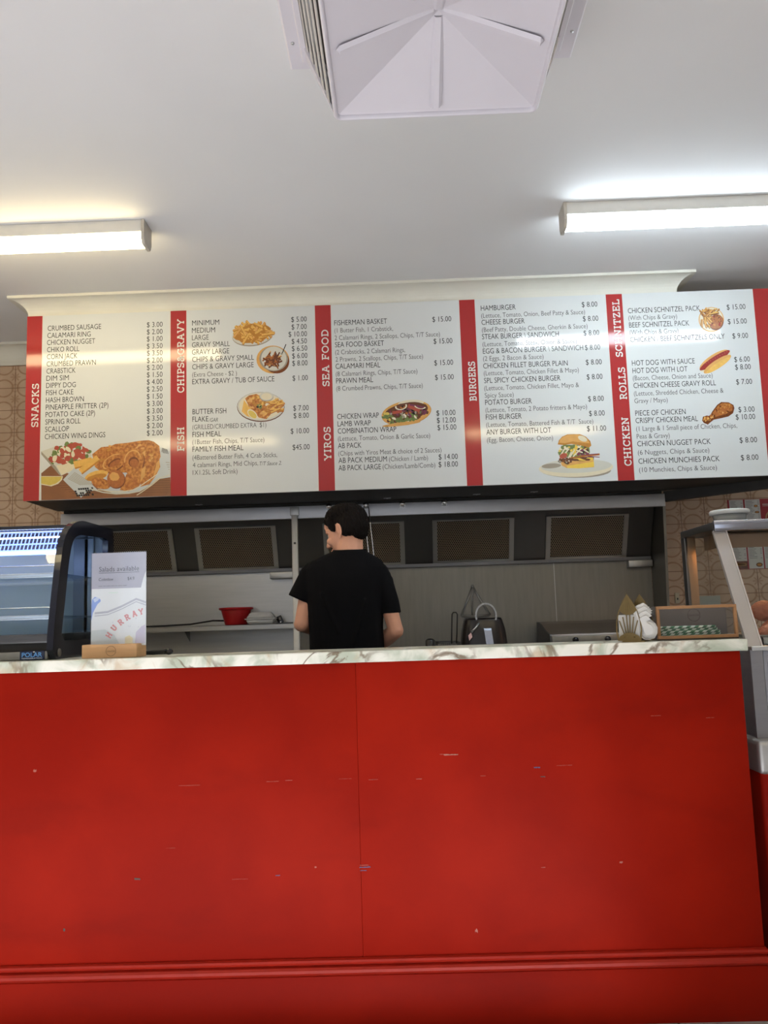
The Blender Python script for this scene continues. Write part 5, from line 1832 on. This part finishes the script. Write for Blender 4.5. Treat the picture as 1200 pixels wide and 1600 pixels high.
    # plastic tub on the roof
    b = thing('plastic_tub', 'clear round plastic tub with a lid on top of the food display', 'tub', (1.272, 3.25, 1.572))
    pl = mat('milky_plastic', (.62, .64, .64), .18, 0, .04, 20, trans=.55, ior=1.3)
    z = 1.5685
    MB().lathe([(.052, 0), (.055, .002), (.063, .040), (.061, .040), (.053, .004), (0, .003)], (1.270, 3.25, z), 40).build('body', pl, b)
    MB().lathe([(.066, .036), (.073, .038), (.0735, .050), (.070, .054), (.064, .050), (0, .050)], (1.270, 3.25, z), 40).build('lid', mat('lid_plastic', (.74, .75, .75), .3, 0, .03, 20, trans=.2), b)
warmer()

def wall_bits():
    y = 4.7985
    LR = mat('leaflet_red', (.30, .018, .03), .4, 0, .08, 9)
    LW = mat('leaflet_white', (.55, .55, .53), .45, 0, .03, 9)
    LI = mat('leaflet_ink', (.20, .20, .21), .5, 0, .1, 30)
    def leaflet(label, x0, x1, z0, z1, cols, food, block=None):
        r = thing('menu_leaflet', label, 'leaflet', ((x0 + x1) / 2, y, z0))
        MB().box(x0, x1, y - .0015, y + .001, z0, z1).build('sheet', LR, r)
        for ci, (a, b) in enumerate(cols):
            c = MB().box(a, b, y - .0022, y - .0015, z0 + .002, z1 - .002).build('column', LW, r)
            q = MB()
            z = z1 - .014
            while z > z0 + (.055 if ci in food else .012):
                q.box(a + .006, a + random.uniform(.03, .052), y - .0028, y - .0022, z, z + .0028)
                if random.random() < .8:
                    q.box(b - .014, b - .005, y - .0028, y - .0022, z, z + .0028)
                z -= .0085
            q.build('text_lines', LI, c)
            p = MB()
            if ci in food:
                if food[ci] == 'band':
                    p.box(a, b, y - .003, y - .0022, z0 + .002, z0 + .046, mi=0)
                    for k in range(7):
                        cx = a + .012 + k * .009
                        p.prism([(cx + .009 * math.cos(t), z0 + .028 + .008 * math.sin(t)) for t in [2 * PI * j / 10 for j in range(10)]], 'y', y - .0034, y - .003, mi=1)
                else:
                    for cx, cz, rx, rz in food[ci]:
                        p.prism([(cx + rx * math.cos(t), cz + rz * math.sin(t)) for t in [2 * PI * j / 16 for j in range(16)]], 'y', y - .003, y - .0022, mi=0)
                        p.prism([(cx + rx * .7 * math.cos(t), cz + rz * .6 * math.sin(t)) for t in [2 * PI * j / 16 for j in range(16)]], 'y', y - .0034, y - .003, mi=1)
                p.build('food_picture', [PAL[pMEAT], PAL[pCHIPD]], c)
        if block:
            a, b = block
            q = MB()
            q.box(a + .014, b, y - .0025, y - .0015, z1 - .034, z1 - .030)
            q.box(a + .014, b, y - .0025, y - .0015, z1 - .042, z1 - .040)
            q.build('printed_line', LW, r)
            q = MB()
            cx, cz = a + .07, z1 - .11
            for i in range(24):
                t0, t1 = 2 * PI * i / 24, 2 * PI * (i + 1) / 24
                q.face([(cx + k * math.cos(t), y - .0022, cz + k * math.sin(t)) for k, t in ((.045, t0), (.045, t1), (.037, t1), (.037, t0))])
                q.face([(cx + k * math.cos(t), y - .0022, cz + k * math.sin(t)) for k, t in ((.024, t0), (.024, t1), (.004, t1), (.004, t0))])
            q.build('printed_ring', mat('leaflet_gold', (.40, .26, .12), .45, 0, .1, 20), r)
    leaflet('red and white menu leaflet on the tiles above the food display rail', 1.868, 2.30, 1.665, 1.860, [(1.878, 1.956), (1.966, 2.050)], {1: [(2.026, 1.820, .011, .007), (2.030, 1.785, .013, .006)]}, (2.05, 2.30))
    leaflet('red and white menu leaflet on the tiles seen through the warmer glass', 1.866, 2.22, 1.464, 1.648, [(1.873, 1.952), (1.961, 2.043), (2.051, 2.13), (2.139, 2.215)], {0: 'band', 1: [(2.012, 1.628, .012, .009), (2.018, 1.487, .018, .012)], 2: [(2.08, 1.61, .014, .016)]})
    s = thing('wall_socket', 'small cream power point on the tiles beside the hood end panel', 'socket', (1.545, y, 1.31))
    MB().box(1.532, 1.556, 4.788, 4.80, 1.285, 1.345, .003).build('plate', mat('cream_plastic', (.55, .50, .38), .4, 0, .05, 20), s)
    MB().box(1.541, 1.547, 4.784, 4.789, 1.305, 1.316).build('switch', BLACK_MATT, s)
    n = MB().box(1.66, 1.785, 4.797, 4.7995, 1.268, 1.322)
    tag(n.build('notice', mat('notice_paper', (.42, .45, .42), .5, 0, .04, 20)), 'small pale notice on the tiles low behind the warmer end glass', 'notice')
wall_bits()

# ------------------------------------------------------------------ the person
def remesh(name, build, voxel, smooth, mats, parent=None, keep_smooth=True, post=None):
    mb = MB()
    build(mb)
    me = bpy.data.meshes.new('tmp')
    mb.bm.to_mesh(me)
    mb.bm.free()
    o = bpy.data.objects.new('tmp', me)
    COL.objects.link(o)
    m = o.modifiers.new('r', 'REMESH')
    m.mode = 'VOXEL'
    m.voxel_size = voxel
    s = o.modifiers.new('s', 'SMOOTH')
    s.iterations = smooth
    s.factor = 0.5
    dg = bpy.context.evaluated_depsgraph_get()
    dg.update()
    out = bpy.data.meshes.new_from_object(o.evaluated_get(dg))
    out.name = name
    bpy.data.objects.remove(o)
    bpy.data.meshes.remove(me)
    if post:
        post(out)
    for p in out.polygons:
        p.use_smooth = True
    out.materials.clear()
    out.materials.append(mats)
    return link(name, out, parent)

def chain(mb, pts, rad, M=None):
    """dense spheres along a poly-line, tapering"""
    pts = [Vector(p) for p in pts]
    for i in range(len(pts) - 1):
        a, b = pts[i], pts[i + 1]
        n = max(2, int((b - a).length / (min(rad[i], rad[i + 1]) * .45)) + 1)
        for k in range(n + 1):
            t = k / n
            c = a.lerp(b, t)
            r = rad[i] + (rad[i + 1] - rad[i]) * t
            mb.ell(M @ c if M is not None else c, (r, r, r), None, 0, 2)

def loft(mb, rows, n=28, p=2.4):
    t = bmesh.new()
    rings = []
    for cx, cy, z, rx, ry in rows:
        ring = []
        for i in range(n):
            a = 2 * PI * i / n
            ca, sa = math.cos(a), math.sin(a)
            k = 1.0 / (abs(ca) ** p + abs(sa) ** p) ** (1 / p)
            ring.append(t.verts.new((cx + rx * ca * k, cy + ry * sa * k, z)))
        rings.append(ring)
    for A, B in zip(rings, rings[1:]):
        for i in range(n):
            t.faces.new((A[i], A[(i + 1) % n], B[(i + 1) % n], B[i]))
    t.faces.new(rings[0][::-1])
    t.faces.new(rings[-1])
    mb._join(t, 0, None, True)

def person():
    px, py = -.236, 3.60
    root = thing('person', 'person in a black t-shirt working with back turned behind the counter', 'person', (px, py, 0))
    HM = Matrix.Translation((-.226, py + .012, 1.632)) @ Matrix.Rotation(math.radians(60), 4, 'Z') @ Matrix.Rotation(math.radians(-16), 4, 'X') @ Matrix.Scale(.93, 4)
    def hell(mb, c, r, rot=(0, 0, 0)):
        t = MB()
        R = Euler([math.radians(a) for a in rot]).to_matrix().to_4x4()
        bm = bmesh.new()
        bmesh.ops.create_icosphere(bm, subdivisions=3, radius=1.0)
        mb._join(bm, 0, HM @ Matrix.Translation(Vector(c)) @ R @ Matrix.Diagonal((*r, 1)), True)
        t.bm.free()
    def hand(mb, wrist, fwd, down, side, up_side):
        """palm and five fingers; fwd along the hand, side towards the thumb"""
        fwd = Vector(fwd).normalized()
        nrm = Vector(down).normalized()
        sd = fwd.cross(nrm).normalized() * side
        nrm = (nrm - fwd * nrm.dot(fwd)).normalized()
        w = Vector(wrist)
        for k in range(4):
            off = sd * (.030 - .020 * k)
            chain(mb, [w + off * .5 + fwd * .012, w + off + fwd * .085], [.014, .0115])
        for k, ln in enumerate((.070, .078, .072, .056)):
            b = w + sd * (.030 - .020 * k) + fwd * .088
            k1 = b + fwd * ln * .45 + nrm * .010
            k2 = k1 + fwd * ln * .30 + nrm * .018
            k3 = k2 + fwd * ln * .12 + nrm * .018
            chain(mb, [b, k1, k2, k3], [.0092, .0086, .0078, .0068])
        tb = w + sd * .020 + fwd * .022
        chain(mb, [tb, tb + sd * .030 + fwd * .026 + nrm * .006, tb + sd * .038 + fwd * .058 + nrm * .016, tb + sd * .034 + fwd * .078 + nrm * .022], [.0125, .0115, .0098, .0080])
    eL, eR = (-.424, 3.575, 1.240), (-.028, 3.575, 1.200)
    wL, wR = (-.365, 3.820, 1.215), (-.150, 3.785, 1.110)
    def body(mb):
        # head
        hell(mb, (0, -.018, .030), (.076, .096, .086))
        hell(mb, (0, .030, -.020), (.064, .066, .088))
        hell(mb, (0, .040, -.070), (.050, .050, .042))
        hell(mb, (0, .074, -.102), (.022, .020, .018))
        hell(mb, (0, .080, .020), (.050, .018, .014))
        hell(mb, (0, .084, .042), (.045, .014, .030))
        for s in (-1, 1):
            hell(mb, (s * .040, .070, -.030), (.022, .022, .020))
            hell(mb, (s * .0145, .098, -.042), (.009, .011, .008))
            # ear: rim, lobe and bowl
            rim = []
            for i in range(13):
                t = math.radians(50 + 215 * i / 12)
                rim.append((s * (.078 + .007 * max(0, -math.cos(t))), -.008 + .014 * math.cos(t), -.004 + .026 * math.sin(t)))
            chain(mb, rim, [.0055] * 13, HM)
            hell(mb, (s * .076, -.006, -.004), (.007, .014, .026))
            hell(mb, (s * .077, -.002, -.036), (.007, .009, .010))
        chain(mb, [(0, .090, .010), (0, .104, -.015), (0, .116, -.036)], [.008, .0095, .012], HM)
        hell(mb, (0, .096, -.066), (.024, .009, .0065))
        hell(mb, (0, .094, -.078), (.021, .010, .0075))
        # neck, trunk
        chain(mb, [(-.218, py - .015, 1.45), (-.214, py - .010, 1.52), (-.212, py + .004, 1.60)], [.066, .061, .058])
        chain(mb, [(-.226, py + .02, 1.50), (-.240, py + .03, 1.56)], [.055, .052])
        loft(mb, [(px, py, .90, .150, .100), (px, py, 1.05, .142, .095), (px, py, 1.20, .138, .095), (px, py, 1.33, .150, .098), (px, py, 1.42, .155, .092), (px, py, 1.48, .120, .075), (px + .008, py, 1.505, .07, .055)])
        # arms
        for s, sh, el, wr in ((-1, (-.380, py, 1.440), eL, wL), (1, (-.088, py, 1.430), eR, wR)):
            mid = Vector(sh).lerp(Vector(el), .5)
            chain(mb, [sh, mid, el], [.044, .037, .032])
            m2 = Vector(el).lerp(Vector(wr), .35)
            chain(mb, [el, m2, wr], [.0335, .036, .0235])
            chain(mb, [(px + s * .10, py, 1.43), sh], [.055, .046])
        hand(mb, wL, (.25, .90, -.20), (0, -.4, -1), 1, 1)
        hand(mb, wR, (-.20, .80, -.40), (0, -.4, -1), -1, 1)
        # legs and feet
        for s in (-1, 1):
            x = px + s * .085
            chain(mb, [(x, py, .90), (x + s * .012, py + .01, .50), (x + s * .015, py - .02, .10)], [.080, .052, .038])
            chain(mb, [(x + s * .015, py - .03, .055), (x + s * .02, py + .12, .040)], [.038, .030])
    remesh('body', body, .0042, 3, SKIN, root)
    # eyes
    for s in (-1, 1):
        c = HM @ Vector((s * .031, .074, -.004))
        e = MB().ell(c, (.0115, .0115, .0115), None, 0, 3)
        eye = e.build('eye', mat('eye_white', (.5, .46, .43), .3, 0, .02, 20), root)
        MB().ell(HM @ Vector((s * .031, .0828, -.0045)), (.0045, .0045, .0045), None, 0, 2).build('iris', mat('iris', (.03, .02, .015), .15), eye)
    def hair(mb):
        hell(mb, (0, -.018, .040), (.080, .100, .083))
        hell(mb, (0, -.052, .008), (.070, .060, .068))
        hell(mb, (0, -.060, -.030), (.054, .036, .036))
        hell(mb, (0, .030, .080), (.066, .060, .040), (-14, 0, 0))
        hell(mb, (0, .062, .068), (.056, .032, .028), (-20, 0, 0))
        hell(mb, (-.040, -.01, .080), (.044, .076, .040))
        hell(mb, (.040, -.01, .080), (.044, .076, .040))
        for s in (-1, 1):
            chain(mb, [(s * .071, .030, .050), (s * .073, .026, .010)], [.020, .011], HM)
            hell(mb, (s * .056, -.040, .016), (.030, .048, .060))
    def ruffle(me):
        for v in me.vertices:
            q = v.co
            v.co += v.normal * (.0022 * math.sin(q.x * 310 + q.z * 90) * math.sin(q.y * 270 + q.z * 60) + .0012 * math.sin(q.x * 820 + q.y * 700))
    remesh('hair', hair, .0036, 2, HAIR, root, post=ruffle)
    # t-shirt: trunk lofted over the body, square shoulders, two sleeves with open flared hems
    def shirt(mb):
        cx = -.236
        loft(mb, [(cx - .002, py, .88, .166, .118), (cx - .002, py, 1.00, .162, .116), (cx, py, 1.12, .157, .114), (cx - .002, py, 1.22, .156, .114), (cx - .003, py, 1.30, .162, .116), (cx - .003, py, 1.38, .168, .114), (cx - .002, py, 1.43, .172, .106), (cx - .001, py, 1.470, .172, .094), (cx + .002, py, 1.500, .154, .082), (cx + .010, py - .004, 1.522, .112, .072), (cx + .018, py - .006, 1.537, .080, .068), (cx + .020, py - .004, 1.544, .070, .064)], 36, 2.5)
        def sleeve(a, b, ra, rb):
            chain(mb, [a, Vector(a).lerp(Vector(b), .35)], [ra, ra * .98])
            mb.cyl(a, b, ra, rb, 28)
        sleeve((-.375, py, 1.452), (-.428, py - .002, 1.340), .052, .058)
        chain(mb, [(-.100, py, 1.440), (-.080, py, 1.40)], [.054, .052])
        loft(mb, [(-.050, py, 1.274, .047, .060), (-.062, py, 1.33, .050, .060), (-.082, py, 1.40, .052, .058), (-.095, py, 1.44, .048, .052)], 24, 2.0)
        # cloth folds across the back
        for a, b, r in (((-.33, py - .105, 1.36), (-.26, py - .112, 1.20), .007), ((-.15, py - .105, 1.33), (-.20, py - .112, 1.16), .007), ((-.30, py - .112, 1.10), (-.20, py - .112, 1.06), .010)):
            chain(mb, [a, b], [r, r])
    sh = remesh('t_shirt', shirt, .0045, 5, SHIRT, root)
    nk = MB()
    nk.tube([(-.215 + .068 * math.cos(2 * PI * i / 28), py - .004 + .063 * math.sin(2 * PI * i / 28), 1.544 + .006 * math.sin(2 * PI * i / 28)) for i in range(28)], .0055, 8, closed=True)
    nk.build('neckband', SHIRT, sh)
    def trousers(mb):
        loft(mb, [(px, py, .80, .165, .118), (px, py, .88, .160, .115), (px, py, .94, .156, .112)], 28, 2.4)
        for s in (-1, 1):
            x = px + s * .085
            chain(mb, [(x, py, .84), (x + s * .012, py + .01, .50), (x + s * .015, py - .02, .10)], [.092, .070, .062])
    remesh('trousers', trousers, .008, 3, TROUSER, root)
    for s in (-1, 1):
        x = px + s * .10
        def shoe(mb, x=x):
            loft(mb, [(x, py + .04, .004, .046, .130), (x, py + .04, .03, .047, .132), (x, py + .02, .06, .044, .105), (x, py - .03, .10, .042, .055)], 24, 2.4)
        remesh('shoe', shoe, .006, 2, BLACK_MATT, root)
person()
